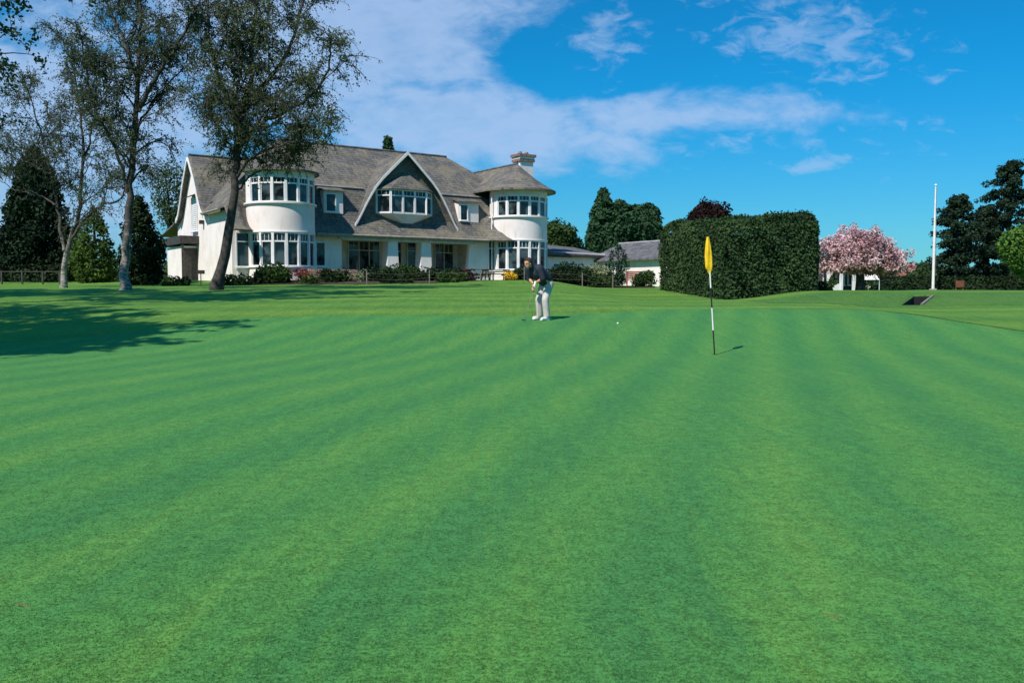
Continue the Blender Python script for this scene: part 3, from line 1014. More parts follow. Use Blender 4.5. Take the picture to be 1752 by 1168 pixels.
# central gable -----------------------------------------------------
GC = 12.2
GP = [(0, 9.62), (.6, 9.05), (1.25, 8.42), (1.9, 7.78), (2.35, 7.25), (2.75, 6.65), (3.1, 6.05), (3.45, 5.4), (3.75, 4.85), (4.0, 4.5)]


def gz(u):
    return np.interp(np.abs(u - GC), [p[0] for p in GP], [p[1] for p in GP])


face = MB()
poly = [(GC - 3.6, 4.3)] + [(GC - d, z - .14) for d, z in reversed(GP[:-1])] + [(GC + d, z - .14) for d, z in GP[1:-1]] + [(GC + 3.6, 4.3)]
face.prism(poly, .50, .75, 'y'); face.build('gable_wall', 'stone_slate', house)['label'] = 'slate-hung face of the central gable'
gr = hf_mesh('roof', np.arange(GC - 4.0, GC + 4.01, .1), np.arange(.12, 6.0, .3), lambda u, v: gz(u) + 0 * v, None, .10, 'stone_slate', house)
tag(gr, 'bell-shaped slate roof of the central gable')
bb = MB()
prof = [(GC - d, z) for d, z in reversed(GP)] + [(GC + d, z) for d, z in GP[1:]]
for (a, za), (b_, zb) in zip(prof[:-1], prof[1:]):
    bb.prism([(a, za - .17), (b_, zb - .17), (b_, zb + .05), (a, za + .05)], -.02 + .08, .12, 'y')
bb.build('bargeboard', 'white_paint', house)
# oriel in the gable
oz0, oz1 = 5.42, 6.98
ou0, ou1, ov = 10.0, 14.25, -.15
op = [(ou0, .5), (ou0 + .75, ov), (ou1 - .75, ov), (ou1, .5)]
ap = MB(); ap.add([(a, b_, oz0 - .05) for a, b_ in op] + [(GC - .6, .48, 4.75), (GC - .35, .25, 4.75), (GC + .35, .25, 4.75), (GC + .6, .48, 4.75)],
                  [(0, 1, 5, 4), (1, 2, 6, 5), (2, 3, 7, 6), (0, 3, 2, 1)])
orl = ap.build('oriel_base', 'white_render', house)
fr = MB(); gl = MB()
for (a, b_), n in zip(zip(op[:-1], op[1:]), (1, 3, 1)):
    p, q = Vector((*a, 0)), Vector((*b_, 0)); e = (q - p).normalized(); o_ = Vector((e.y, -e.x, 0)); L = (q - p).length
    Mx = Matrix(((e.x, o_.x, 0, p.x), (e.y, o_.y, 0, p.y), (0, 0, 1, 0), (0, 0, 0, 1)))
    fr.box(.06, L - .06, -.06, .03, oz0 - .06, oz0 + .06, Mx); fr.box(.06, L - .06, -.06, .03, oz1 - .06, oz1 + .06, Mx)
    fr.box(.06, L - .06, -.06, .02, oz1 - .44, oz1 - .36, Mx)
    for k in range(n + 1):
        x = L * k / n; fr.box(x - .07, x + .07, -.07, .045, oz0 - .06, oz1 + .06, Mx)
    for k in range(n):
        for z_ in (1, 2): x = L * (k + z_ / 3) / n; fr.box(x - .012, x + .012, -.05, -.01, oz1 - .36, oz1 - .06, Mx)
    gl.add([Mx @ Vector((0, -.04, oz0)), Mx @ Vector((L, -.04, oz0)), Mx @ Vector((L, -.04, oz1)), Mx @ Vector((0, -.04, oz1))], [(0, 1, 2, 3)])
of = fr.build('bay_window', 'white_paint', house); gl.build('pane', 'window_glass', of)
hr = MB(); ee = [(ou0 - .15, .5), (ou0 + .7, ov - .2), (ou1 - .7, ov - .2), (ou1 + .15, .5)]
hr.add([(a, b_, oz1 + .08) for a, b_ in ee] + [(GC, .52, 8.35)] + [(a, b_, oz1 + .02) for a, b_ in ee], [(0, 1, 4), (1, 2, 4), (2, 3, 4), (5, 6, 1, 0), (6, 7, 2, 1), (7, 8, 3, 2), (8, 7, 6, 5)])
hr.build('oriel_roof', 'stone_slate', house)

# chimney
cu, cvv = 23.2, 1.9
ch = MB(); ch.box(cu - .62, cu + .62, cvv - .45, cvv + .45, 7.0, 10.05); ch.box(cu - .70, cu + .70, cvv - .53, cvv + .53, 10.25, 10.42)
chm = ch.build('chimney', 'white_render', house)
c2 = MB(); c2.box(cu - .72, cu + .72, cvv - .55, cvv + .55, 10.05, 10.25); c2.box(cu - .80, cu + .80, cvv - .62, cvv + .62, 10.42, 10.62); c2.build('cap', 'chimney_brick', chm)
for k in (-.32, .3):
    p = MB(); p.tube([(cu + k, cvv, 10.62), (cu + k, cvv, 10.85)], [.17, .14], 10); p.build('chimney_pot', 'chimney_brick', chm)

# downpipes
for (u, v, z1_) in ((18.95, -.12, 7.4), (5.3, -.12, 3.6)):
    p = MB(); p.tube([(u, v, HZ), (u, v, z1_)], .05, 8); p.build('downpipe', 'white_paint', house)

# side porch under a flat canopy, tall shuttered window, lamp
pc = MB(); pc.box(-1.0, 0, 7.8, 12.0, HZ - .5, 3.15); pch = pc.build('porch', 'white_render', house)
dk = MB(); dk.box(-.92, -.04, 7.72, 7.8, HZ + .1, 3.0); dk.build('shaded_doorway', 'dark_timber', pch)  # dark panel paints the shade inside the open doorway
cn = MB(); cn.box(-1.25, 0, 7.3, 13.9, 3.3, 3.82); cn.build('canopy', 'dark_timber', pch)
ps = MB(); ps.box(-1.15, -1.03, 7.35, 7.47, HZ - .3, 3.3); ps.build('post', 'dark_timber', pch)
sw = window((-.02, 8.75, 4.25), *ENDW, 1.15, 2.2, 2, [], label='tall narrow gable window closed by pale shutters')
sh = MB()
for k in range(16): sh.box(-.10, -.05, 7.66, 8.69, 4.3 + k * .135, 4.40 + k * .135)
sh.build('shutter', 'white_paint', sw)
hd = MB(); hd.add([(-.02, 7.4, 6.75), (-.45, 7.4, 6.55), (-.45, 8.95, 6.55), (-.02, 8.95, 6.75), (-.02, 7.4, 6.66), (-.45, 7.4, 6.48), (-.45, 8.95, 6.48), (-.02, 8.95, 6.66)], [(0, 3, 2, 1), (4, 5, 6, 7), (0, 1, 5, 4), (1, 2, 6, 5), (2, 3, 7, 6)])
hd.build('window_hood', 'dark_timber', sw)
lm = MB(); lm.box(-.3, -.02, 5.95, 6.2, 4.55, 4.8); lm.build('wall_lamp', 'dark_timber', house)

# low service range to the right of the tower
anx = empty('service_building', tuple(HW(24.2, 2.2)), ANG, 'low white service range with dark slate lean-to roof joined to the right of the clubhouse', 'outbuilding')
m = MB(); m.box(0, 7.6, 0, .3, -.5, 3.25); m.box(7.3, 7.6, .3, 6, -.5, 3.25); m.build('wall', 'white_render', anx)
m = MB(); m.add([(-.05, -.35, 3.22), (7.9, -.35, 3.02), (7.9, 4.5, 3.95), (-.05, 4.5, 4.3), (-.05, -.35, 3.1), (7.9, -.35, 2.9), (7.9, 4.5, 3.8), (-.05, 4.5, 4.15)],
                [(0, 1, 2, 3), (7, 6, 5, 4), (0, 4, 5, 1), (1, 5, 6, 2), (2, 6, 7, 3), (3, 7, 4, 0)]); m.build('roof', 'dark_slate', anx)
m = MB(); m.box(0, 7.8, -.4, -.34, 2.82, 3.02); m.build('fascia', 'dark_timber', anx)

# cottage wing that comes forward behind the hedge
cx_, cy_ = G(1014, 74).x, 74.0
cot = empty('cottage', (cx_, cy_, .62), ANG - R(90), 'single-storey white cottage with long grey slate roof, partly behind the tall clipped hedge', 'cottage')
# local x = towards the camera and right, local y = to the right and away
m = MB(); m.box(0, 16, 0, .3, -1.2, 2.15); m.box(0, 16, 6.2, 6.5, -1.2, 2.15)
m.prism([(0, -1.2), (6.5, -1.2), (6.5, 2.15), (3.25, 3.35), (0, 2.15)], 0, .3, 'x'); m.prism([(0, -1.2), (6.5, -1.2), (6.5, 2.15), (3.25, 3.35), (0, 2.15)], 15.7, 16, 'x')
m.build('wall', 'white_render', cot)
m = MB()
m.prism([(-.45, 2.0), (3.25, 3.55), (6.95, 2.0), (6.95, 1.88), (3.25, 3.43), (-.45, 1.88)], -.4, 16.3, 'x'); m.build('roof', 'dark_slate', cot)
m = MB(); m.tube([(-.4, 3.25, 3.57), (16.3, 3.25, 3.57)], .09, 6); m.build('ridge_tiles', 'lead', cot)
for x in (1.6, 3.0):
    window((x + .8, -.02, .95), (-1, 0, 0), (0, -1, 0), .8, .8, 2, [], parent=cot, fw=.06)

# ================================================================== GOLF
hole = G(1223.5, 15.74)
fs = empty('golf_flagstick', tuple(hole), 0, 'black and white banded flagstick with limp yellow flag standing in the hole', 'flagstick')
LEAN = Vector((-.147, .0, 2.11))


def fp(t, dx=0, dy=0): return LEAN * t + Vector((dx, dy, 0))


for a, b_, mt in ((0, .215, 'black_paint'), (.215, .405, 'white_paint'), (.405, .575, 'black_paint'), (.575, 1.0, 'white_paint')):
    s = MB(); s.tube([fp(a), fp(b_)], [.013, .0125], 10); s.build('pole_band', mt, fs)
# furled flag: vertical folds hanging round the top of the stick
fv = []; ff = []; nf_, nh = 34, 16
for j in range(nh + 1):
    t = j / nh
    wd = (.014 + .036 * math.sin(min(1, t * 1.5 + .02) * PI / 2)) * (1 if t < .86 else 1 - (t - .86) * 4.6)
    for k in range(nf_):
        th = 2 * PI * k / nf_
        r_ = wd * (1 + .34 * math.sin(3 * th + t * 2.2) + .16 * math.sin(7 * th + 1 + t * 3))
        c = fp(1.005 - t * .305)
        fv.append((c.x - .028 * t + r_ * math.cos(th) * 1.05, c.y + r_ * .62 * math.sin(th), c.z - (.03 * math.cos(th) if t > .9 else 0)))
for j in range(nh):
    for k in range(nf_): ff.append((j * nf_ + k, (j + 1) * nf_ + k, (j + 1) * nf_ + (k + 1) % nf_, j * nf_ + (k + 1) % nf_))
s = MB(); s.add(fv, ff, True); s.add(fv[:nf_], [tuple(range(nf_ - 1, -1, -1))]); s.add(fv[-nf_:], [tuple(range(nf_))]); s.build('flag', 'yellow_cloth', fs)
cup = MB(); cup.tube([(0, 0, .0), (0, 0, .020)], .054, 24); cup.build('hole_cup', 'interior_dark', fs)

bp = G(1057, 20.6)
s = MB(); s.ell((0, 0, 0), (.0225, .0225, .0225), None, 16, 12)
ball = s.build('golf_ball', 'white_ball'); ball.location = bp + Vector((0, 0, .034)); tag(ball, 'small white golf ball lying on the green between golfer and flagstick', 'golf ball')


# golfer ------------------------------------------------------------
def capsule(m, a, b_, ra, rb, n=14):
    a, b_ = Vector(a), Vector(b_); m.tube([a, a.lerp(b_, .33), a.lerp(b_, .66), b_], [ra, ra * .67 + rb * .33, ra * .33 + rb * .67, rb], n)
    m.ell(a, (ra, ra, ra)); m.ell(b_, (rb, rb, rb)); return m


def fuse(m, name, mat, parent, voxel, smooth_it=3):
    o = m.build(name + '_raw', mat)
    md = o.modifiers.new('r', 'REMESH'); md.mode = 'VOXEL'; md.voxel_size = voxel; md.use_smooth_shade = True
    sm = o.modifiers.new('s', 'SMOOTH'); sm.iterations = smooth_it; sm.factor = .5
    dg = bpy.context.evaluated_depsgraph_get()
    me = bpy.data.meshes.new_from_object(o.evaluated_get(dg)); me.name = name
    bpy.data.objects.remove(o)
    me.materials.clear(); me.materials.append(MATS[mat])
    me.polygons.foreach_set('use_smooth', np.ones(len(me.polygons), bool))
    return link(bpy.data.objects.new(name, me), parent)


GP0 = G(927, 21.4)
FANG = math.atan2(-.66, -.75)
man = empty('person', tuple(GP0), FANG, 'golfer in dark sweater and pale trousers bending over his putt on the green', 'person')
# local: +x is the way he faces, +y his left side
STN = .125
GR = {s_: T(*(Matrix.Rotation(FANG, 2) @ Vector((0, .15 * s_)) + Vector((GP0.x, GP0.y)))) - GP0.z + .012 for s_ in (1, -1)}
HIP = Vector((-.16, 0, .93)); CH = Vector((.14, 0, 1.19)); SH = Vector((.27, 0, 1.275)); HEAD = Vector((.45, 0, 1.375))
hands = Vector((.27, .0, .80))
bd = MB()
capsule(bd, HIP, HIP + Vector((.08, 0, .09)), .135, .13)
capsule(bd, HIP + Vector((.08, 0, .09)), CH, .125, .15)
for s_ in (1, -1):
    capsule(bd, HIP + Vector((0, .07 * s_, 0)), CH + Vector((0, .07 * s_, 0)), .11, .12)
    capsule(bd, CH + Vector((0, .05 * s_, 0)), SH + Vector((-.02, .15 * s_, 0)), .11, .075)
    kn = Vector((.0, STN * .92 * s_, .50)); an = Vector((-.04, STN * s_, .09 + GR[s_]))
    capsule(bd, HIP + Vector((0, .09 * s_, -.03)), kn, .105, .062); capsule(bd, kn, an, .062, .042)
    capsule(bd, an, an + Vector((.15, .01 * s_, -.045)), .038, .03)
    sh_ = SH + Vector((.0, .20 * s_, -.02)); el = Vector((.20, .25 * s_, 1.02)); wr = hands + Vector((-.01, .035 * s_, .11))
    capsule(bd, sh_, el, .058, .042); capsule(bd, el, wr, .042, .026)
    # palm and fingers closed round the grip
    pc_ = hands + Vector((0, .028 * s_, .045 if s_ > 0 else -.035))
    bd.ell(pc_, (.034, .020, .046))
    for k in range(4):
        z_ = pc_.z + .030 - k * .0195; rr = (.0092, .0098, .0094, .008)[k]; yk = .030 * s_; L = (.026, .030, .028, .022)[k]
        a = Vector((hands.x + .022, yk, z_)); b1 = Vector((hands.x + .022 + L * .75, yk * .45, z_ - .004)); c1 = Vector((hands.x + .030, -yk * .55, z_ - .007)); d1 = Vector((hands.x + .004, -yk * .75, z_ - .008))
        capsule(bd, a, b1, rr, rr * .95, 8); capsule(bd, b1, c1, rr * .95, rr * .9, 8); capsule(bd, c1, d1, rr * .9, rr * .8, 8)
    th0 = pc_ + Vector((-.018, .008 * s_, .035)); th1 = Vector((hands.x + .018, .016 * s_, pc_.z + .012)); th2 = Vector((hands.x + .024, .004 * s_, pc_.z - .018))
    capsule(bd, th0, th1, .012, .0105, 8); capsule(bd, th1, th2, .0105, .009, 8)
capsule(bd, SH + Vector((-.03, 0, .0)), HEAD + Vector((-.06, 0, -.02)), .068, .056)
HM = Matrix.Rotation(R(12), 3, 'Y')                       # head tips forward to look at the ball


def hp(x, y, z): return HEAD + HM @ Vector((x, y, z))


HM4 = HM.to_4x4()
bd.ell(hp(0, 0, .035), (.094, .076, .098), HM4); bd.ell(hp(.024, 0, -.035), (.068, .058, .075), HM4); bd.ell(hp(.052, 0, -.085), (.030, .032, .022), HM4)
bd.ell(hp(.098, 0, -.012), (.018, .012, .026), HM4); bd.ell(hp(.104, 0, -.026), (.015, .015, .010), HM4); bd.ell(hp(.088, 0, -.058), (.012, .024, .007), HM4)
for s_ in (1, -1):
    bd.ell(hp(-.005, .078 * s_, -.010), (.020, .009, .032), HM4); bd.ell(hp(.082, .030 * s_, .028), (.013, .020, .007), HM4)
fuse(bd, 'body', 'skin', man, .0075, 1)
for s_ in (1, -1):
    e = MB(); e.ell(hp(.0885, .031 * s_, .010), (.009, .012, .006), HM4); e.build('eye', 'interior_dark', man)
hr_ = MB(); hr_.ell(hp(-.018, 0, .062), (.098, .084, .088), HM4); hr_.ell(hp(-.052, 0, .005), (.058, .078, .075), HM4)
for s_ in (1, -1): hr_.ell(hp(.0, .074 * s_, .030), (.03, .012, .035), HM4)
hr_.ell(hp(.060, 0, .105), (.035, .055, .022), HM4)
fuse(hr_, 'hair', 'brown_hair', man, .009, 2)
tr_ = MB()
capsule(tr_, HIP + Vector((-.01, 0, -.02)), HIP + Vector((.055, 0, .065)), .155, .150)
for s_ in (1, -1):
    capsule(tr_, HIP + Vector((-.01, .05 * s_, -.02)), HIP + Vector((.03, .05 * s_, .05)), .13, .12)
    kn = Vector((.0, STN * .92 * s_, .50)); an = Vector((-.045, STN * s_, .115 + GR[s_]))
    capsule(tr_, HIP + Vector((0, .085 * s_, -.04)), kn, .118, .085); capsule(tr_, kn, an, .085, .078)
    for k in range(4):                                   # folds
        tr_.ell(kn.lerp(an, .15 + k * .22) + Vector((-.04 + .03 * (k % 2), .02 * s_, 0)), (.062, .06, .018))
fuse(tr_, 'trousers', 'stone_cotton', man, .014, 3)
sw_ = MB()
capsule(sw_, HIP + Vector((.0, 0, .035)), HIP + Vector((.08, 0, .12)), .166, .17); capsule(sw_, HIP + Vector((.035, 0, .045)), CH, .170, .185)
for s_ in (1, -1):
    capsule(sw_, HIP + Vector((.06, .07 * s_, .10)), CH + Vector((0, .08 * s_, 0)), .13, .14)
    capsule(sw_, CH + Vector((0, .06 * s_, .0)), SH + Vector((-.02, .16 * s_, 0)), .135, .095)
    sh_ = SH + Vector((.0, .20 * s_, -.02)); el = Vector((.20, .25 * s_, 1.02))
    capsule(sw_, sh_, el, .088, .070); capsule(sw_, el, el.lerp(hands + Vector((0, .035 * s_, .11)), .12), .070, .062)
capsule(sw_, SH + Vector((-.03, 0, .01)), HEAD + Vector((-.115, 0, -.035)), .095, .074)
fuse(sw_, 'sweater', 'navy_knit', man, .014, 3)
for s_ in (1, -1):
    an = Vector((-.04, STN * s_, GR[s_])); sh2 = MB()
    capsule(sh2, an + Vector((-.035, 0, .055)), an + Vector((.17, .02 * s_, .045)), .048, .040); sh2.ell(an + Vector((.0, 0, .085)), (.058, .046, .05)); sh2.box(-.1 + an.x + .02, an.x + .20, an.y - .035 + .01 * s_, an.y + .035 + .01 * s_, an.z, an.z + .03)
    fuse(sh2, 'shoe', 'white_leather', man, .010, 2)
gv = MB(); gv.ell(hands + Vector((-.005, .034, .05)), (.042, .026, .055)); capsule(gv, hands + Vector((-.005, .04, .08)), hands + Vector((-.01, .045, .125)), .032, .034)
fuse(gv, 'glove', 'white_leather', man, .008, 1)
Mrot = Matrix.Rotation(FANG, 4, 'Z')
put = empty('putter', tuple(GP0 + (Mrot @ Vector((.30, .02, 0)))), FANG, 'thin steel putter held in the golfer\'s hands', 'putter')
s = MB(); s.tube([(-.03, -.02, .70), (-.03, -.02, .97)], [.014, .017], 10); s.build('grip', 'black_rubber_and_shade', put)
s = MB(); s.tube([(-.03, -.02, .72), (.27, -.05, .035)], .005, 8)
s.build('shaft', 'steel', put)
s = MB(); s.box(.255, .285, -.11, .01, .014, .042); s.build('putter_head', 'steel', put)

# ================================================================== HEDGES AND SHRUBS


def box_hedge(name, corners, h, mat, seed, leaf, dens, label, cat, lump=.12, kind=None, group=None, top_round=.35, core='soil', taper=0.0, zb=None):
    """clipped hedge over a closed plan polygon (counter-clockwise, world x,y)"""
    rng = np.random.default_rng(seed)
    C = np.array(corners, float); n = len(C); cen = C.mean(0)
    zg = np.array([T(*c) for c in C]); base = Vector((cen[0], cen[1], float(zg.mean())))
    hh = h if hasattr(h, '__len__') else [h] * n
    P = []; N_ = []
    for k in range(n):
        a, b_ = C[k], C[(k + 1) % n]; L = np.linalg.norm(b_ - a); e = (b_ - a) / L; nr = np.array([e[1], -e[0]])
        za, zb_ = zg[k], zg[(k + 1) % n]; ha, hb = hh[k], hh[(k + 1) % n]
        m_ = int(L * max(ha, hb) * dens)
        s_ = rng.uniform(0, 1, m_); t = rng.uniform(0, 1, m_)
        z0 = za + (zb_ - za) * s_; H = ha + (hb - ha) * s_
        lumpv = lump * (np.sin(s_ * L * 1.9 + t * 3.1 + seed) * np.cos(t * H * 1.7 + s_ * L * .6) + .6 * np.sin(s_ * L * 5.1 + t * H * 4.3))
        rnd = -top_round * np.clip((t * H - (H - top_round * 1.6)) / (top_round * 1.6), 0, 1) ** 2
        off = lumpv + rnd + rng.normal(size=m_) * .05 - taper * t * H
        P.append(np.column_stack([a[0] + e[0] * L * s_ + nr[0] * off, a[1] + e[1] * L * s_ + nr[1] * off, z0 + H * t]))
        N_.append(np.tile([nr[0], nr[1], .25], (m_, 1)))
    # top
    mn, mxx = C.min(0), C.max(0); area = np.prod(mxx - mn); m_ = int(area * dens * 1.1)
    q = rng.uniform(mn, mxx, (m_, 2)); ins = np.ones(m_, bool)
    for k in range(n):
        a, b_ = C[k], C[(k + 1) % n]; e = b_ - a
        ins &= ((q[:, 0] - a[0]) * -e[1] + (q[:, 1] - a[1]) * e[0]) / np.linalg.norm(e) > top_round * .3
    q = q[ins]; wgt = 1 / (np.linalg.norm(q[:, None] - C[None], axis=2) + .3) ** 2; wgt /= wgt.sum(1, keepdims=True)
    zt = wgt @ zg + wgt @ np.array(hh, float) + lump * 1.1 * np.sin(q[:, 0] * 2.1 + seed) * np.cos(q[:, 1] * 1.7) + np.abs(rng.normal(size=len(q))) * .06 + .16 * (rng.uniform(size=len(q)) > .985) * rng.uniform(size=len(q))
    de = np.full(len(q), 9.)
    for k in range(n):
        a, b_ = C[k], C[(k + 1) % n]; e = b_ - a
        de = np.minimum(de, ((q[:, 0] - a[0]) * -e[1] + (q[:, 1] - a[1]) * e[0]) / np.linalg.norm(e))
    zt = zt - top_round * .75 * np.clip(1 - de / (top_round * 1.5 + .05), 0, 1) ** 2
    P.append(np.column_stack([q, zt])); N_.append(np.tile([0, 0, 1.], (len(q), 1)))
    P = np.concatenate(P) - np.array(base); N_ = np.concatenate(N_)
    V, Fq = leaves_mesh(P, leaf, rng, 0, 1.5, N_)
    # inner mass of branches
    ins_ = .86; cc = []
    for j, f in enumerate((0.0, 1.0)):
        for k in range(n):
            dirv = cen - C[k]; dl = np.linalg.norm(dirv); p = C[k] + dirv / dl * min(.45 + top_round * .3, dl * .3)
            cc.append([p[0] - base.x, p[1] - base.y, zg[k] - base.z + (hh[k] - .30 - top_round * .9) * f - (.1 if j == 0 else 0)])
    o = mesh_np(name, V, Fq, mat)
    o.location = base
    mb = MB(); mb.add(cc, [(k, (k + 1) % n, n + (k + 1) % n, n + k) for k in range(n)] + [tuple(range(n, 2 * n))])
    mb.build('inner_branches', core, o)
    tag(o, label, cat, group, kind)
    return o


def hw(px, d): p = G(px, d); return (p.x, p.y)


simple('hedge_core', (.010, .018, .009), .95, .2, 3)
box_hedge('hedge', [hw(1131, 46.0), hw(1243, 36.2), hw(1393, 37.6), (15.35, 45.0), (10.2, 50.0)], [3.42, 3.25, 3.25, 3.0, 3.1], 'hedge_leaf', 3, .085, 420,
          'tall clipped dark green hedge block standing behind the flag', 'hedge', lump=.09, top_round=.30, core='hedge_core')
box_hedge('low_hedge', [hw(1478, 68), hw(1800, 68), hw(1800, 70.5), hw(1478, 70.5)], .95, 'yew_leaf', 5, .14, 90,
          'long low dark hedge running under the pines and past the flagpole', 'hedge', lump=.05, top_round=.15, core='hedge_core')
box_hedge('low_hedge', [hw(-60, 52), hw(116, 52), hw(118, 54), hw(-60, 54)], .85, 'yew_leaf', 6, .13, 90,
          'low dark hedge below the big dark conifer at the left edge', 'hedge', lump=.06, top_round=.15, core='hedge_core')


def shrub(name, px, d, r, h, mat, seed, label, leaf=.10, dens=420, cat='shrub', group=None, clump=.32, squash=1.0, dz=0.0, stem='dark_bark'):
    """a free-growing bush of many small clumps on short stems"""
    rng = np.random.default_rng(seed)
    base = G(px, d, dz)
    root = empty(name, tuple(base), 0, label, cat, group)
    n = max(10, int(22 * r * r * h / (clump ** 1.5) * .45))
    v = rand_in_ball(rng, n); v[:, 2] = np.abs(v[:, 2]) ** .8
    lob = 1 + .16 * np.sin(np.arctan2(v[:, 1], v[:, 0]) * 3 + seed)
    c = v * np.array([r, r * squash, h * .88]) * lob[:, None] * .88; c[:, 2] += .08 * h
    P, N_ = clumpy(rng, c, rng.uniform(.6, 1.25, n) * clump, dens, .55)
    P[:, 2] = np.maximum(P[:, 2], .02)
    crown_obj('foliage', P, leaf, mat, rng, root, N=N_)
    tb = Tubes()
    for k in range(7):
        a = rng.uniform(0, 2 * PI); tb.add(wander(rng, (0, 0, -.1), (math.cos(a) * .5, math.sin(a) * .5, 1), h * .75, 5, .15, (0, 0)), np.linspace(.03, .008, 6), 4)
    tb.obj('stem', stem, root)
    return root


bx = [(395, 49.3), (500, 50.2), (620, 50.4), (740, 51.3), (830, 53.2), (900, 54.2), (1000, 54.6), (1120, 53.5)]
by = [(395, 52.5), (500, 54.5), (620, 56), (740, 58), (830, 61), (900, 64), (1000, 64), (1120, 60)]
bv = []
for (p0, d0), (p1, d1) in zip(bx, by):
    a, b_ = G(p0, d0), G(p1, d1)
    for k in range(9):
        q = a.lerp(b_, k / 8); bv.append((q.x, q.y, T(q.x, q.y) + .03))
mb = MB(); mb.add(bv, [(i * 9 + k, (i + 1) * 9 + k, (i + 1) * 9 + k + 1, i * 9 + k + 1) for i in range(len(bx) - 1) for k in range(8)])
tag(mb.build('flower_bed', 'soil'), 'dark soil bed under the shrubs in front of the clubhouse', kind='structure')

# border in front of the clubhouse (left to right)
shrub('shrub', 470, 51.5, 1.25, 1.15, 'mid_leaf', 11, 'loose green shrub below the left round tower', group='shrubs in the border')
shrub('shrub', 440, 50.5, .9, .55, 'yew_leaf', 12, 'low dark shrub at the foot of the white wall right of the leaning tree', group='shrubs in the border')
shrub('shrub', 400, 49.5, .9, .5, 'yew_leaf', 22, 'low dark ground shrub just right of the leaning trunk', group='shrubs in the border')
shrub('shrub', 570, 52.0, 1.05, .72, 'yew_leaf', 13, 'rounded black-green bush in front of the shaded blue-white wall', group='shrubs in the border')
shrub('shrub', 612, 52.0, .75, .75, 'pale_leaf', 14, 'pale grey-green twiggy shrub at the left end of the verandah', group='shrubs in the border', leaf=.07, dens=150)
for k, (px, r, h, mt, lb) in enumerate([(650, 1.3, .75, 'yew_leaf', 'dark low shrub in front of the left verandah window'), (690, 1.2, .95, 'mid_leaf', 'dark green shrub at the foot of the first white column'),
                                        (728, 1.2, .75, 'yew_leaf', 'dark shrub between the two white columns'), (765, 1.2, .68, 'yew_leaf', 'spreading dark shrub right of the second white column'),
                                        (795, .9, .62, 'bronze_leaf', 'dull red-leaved low shrub at the right end of the verandah')]):
    shrub('shrub', px, 53.0 + k * .6, r, h, mt, 30 + k, lb, group='shrubs in the border', dens=330)
shrub('shrub', 893, 56.5, 1.2, .85, 'yew_leaf', 40, 'dark clipped shrub beside the yellow one, behind the golfer', group='shrubs in the border')
shrub('yellow_shrub', 875, 55, .50, .60, 'yellow_flower', 41, 'small round shrub covered in yellow flowers left of the golfer', leaf=.08, dens=700, clump=.2)
shrub('shrub', 975, 57, 1.65, 1.25, 'yew_leaf', 42, 'broad dark rounded bush right of the golfer', group='shrubs in the border')
shrub('shrub', 1022, 60, 1.3, 1.5, 'pale_leaf', 43, 'pale grey-green bush in front of the service range', leaf=.09, dens=300, group='shrubs in the border')
shrub('shrub', 1018, 57, 1.5, .75, 'mid_leaf', 44, 'low mid green shrub below the pale bush', group='shrubs in the border')
shrub('shrub', 1100, 56, .8, 1.0, 'mid_leaf', 45, 'small green shrub at the left foot of the tall hedge', group='shrubs in the border')
shrub('shrub', 1412, 45, .5, .8, 'mid_leaf', 46, 'small green shrub at the right foot of the tall hedge', group='shrubs in the border')
shrub('shrub', 1585, 74, 1.9, 2.2, 'hedge_leaf', 47, 'round green bush left of the white flagpole', leaf=.16, dens=260, clump=.5)


shrub('shrub', 300, 47.5, .8, .45, 'mid_leaf', 23, 'low green plants at the foot of the white side porch', group='shrubs in the border')
shrub('shrub', 530, 51.0, .7, .45, 'mid_leaf', 24, 'small green plant in front of the pink stone bed', group='shrubs in the border', clump=.22)
shrub('shrub', 680, 51.5, 1.1, .5, 'yew_leaf', 25, 'low dark ground cover shrub in front of the bush at the first column', group='shrubs in the border')
shrub('shrub', 770, 52.5, 1.1, .5, 'mid_leaf', 26, 'low green shrub in front of the spreading dark one', group='shrubs in the border')
shrub('shrub', 930, 56.0, .9, .6, 'yew_leaf', 27, 'small dark shrub directly behind the golfer\'s legs', group='shrubs in the border')


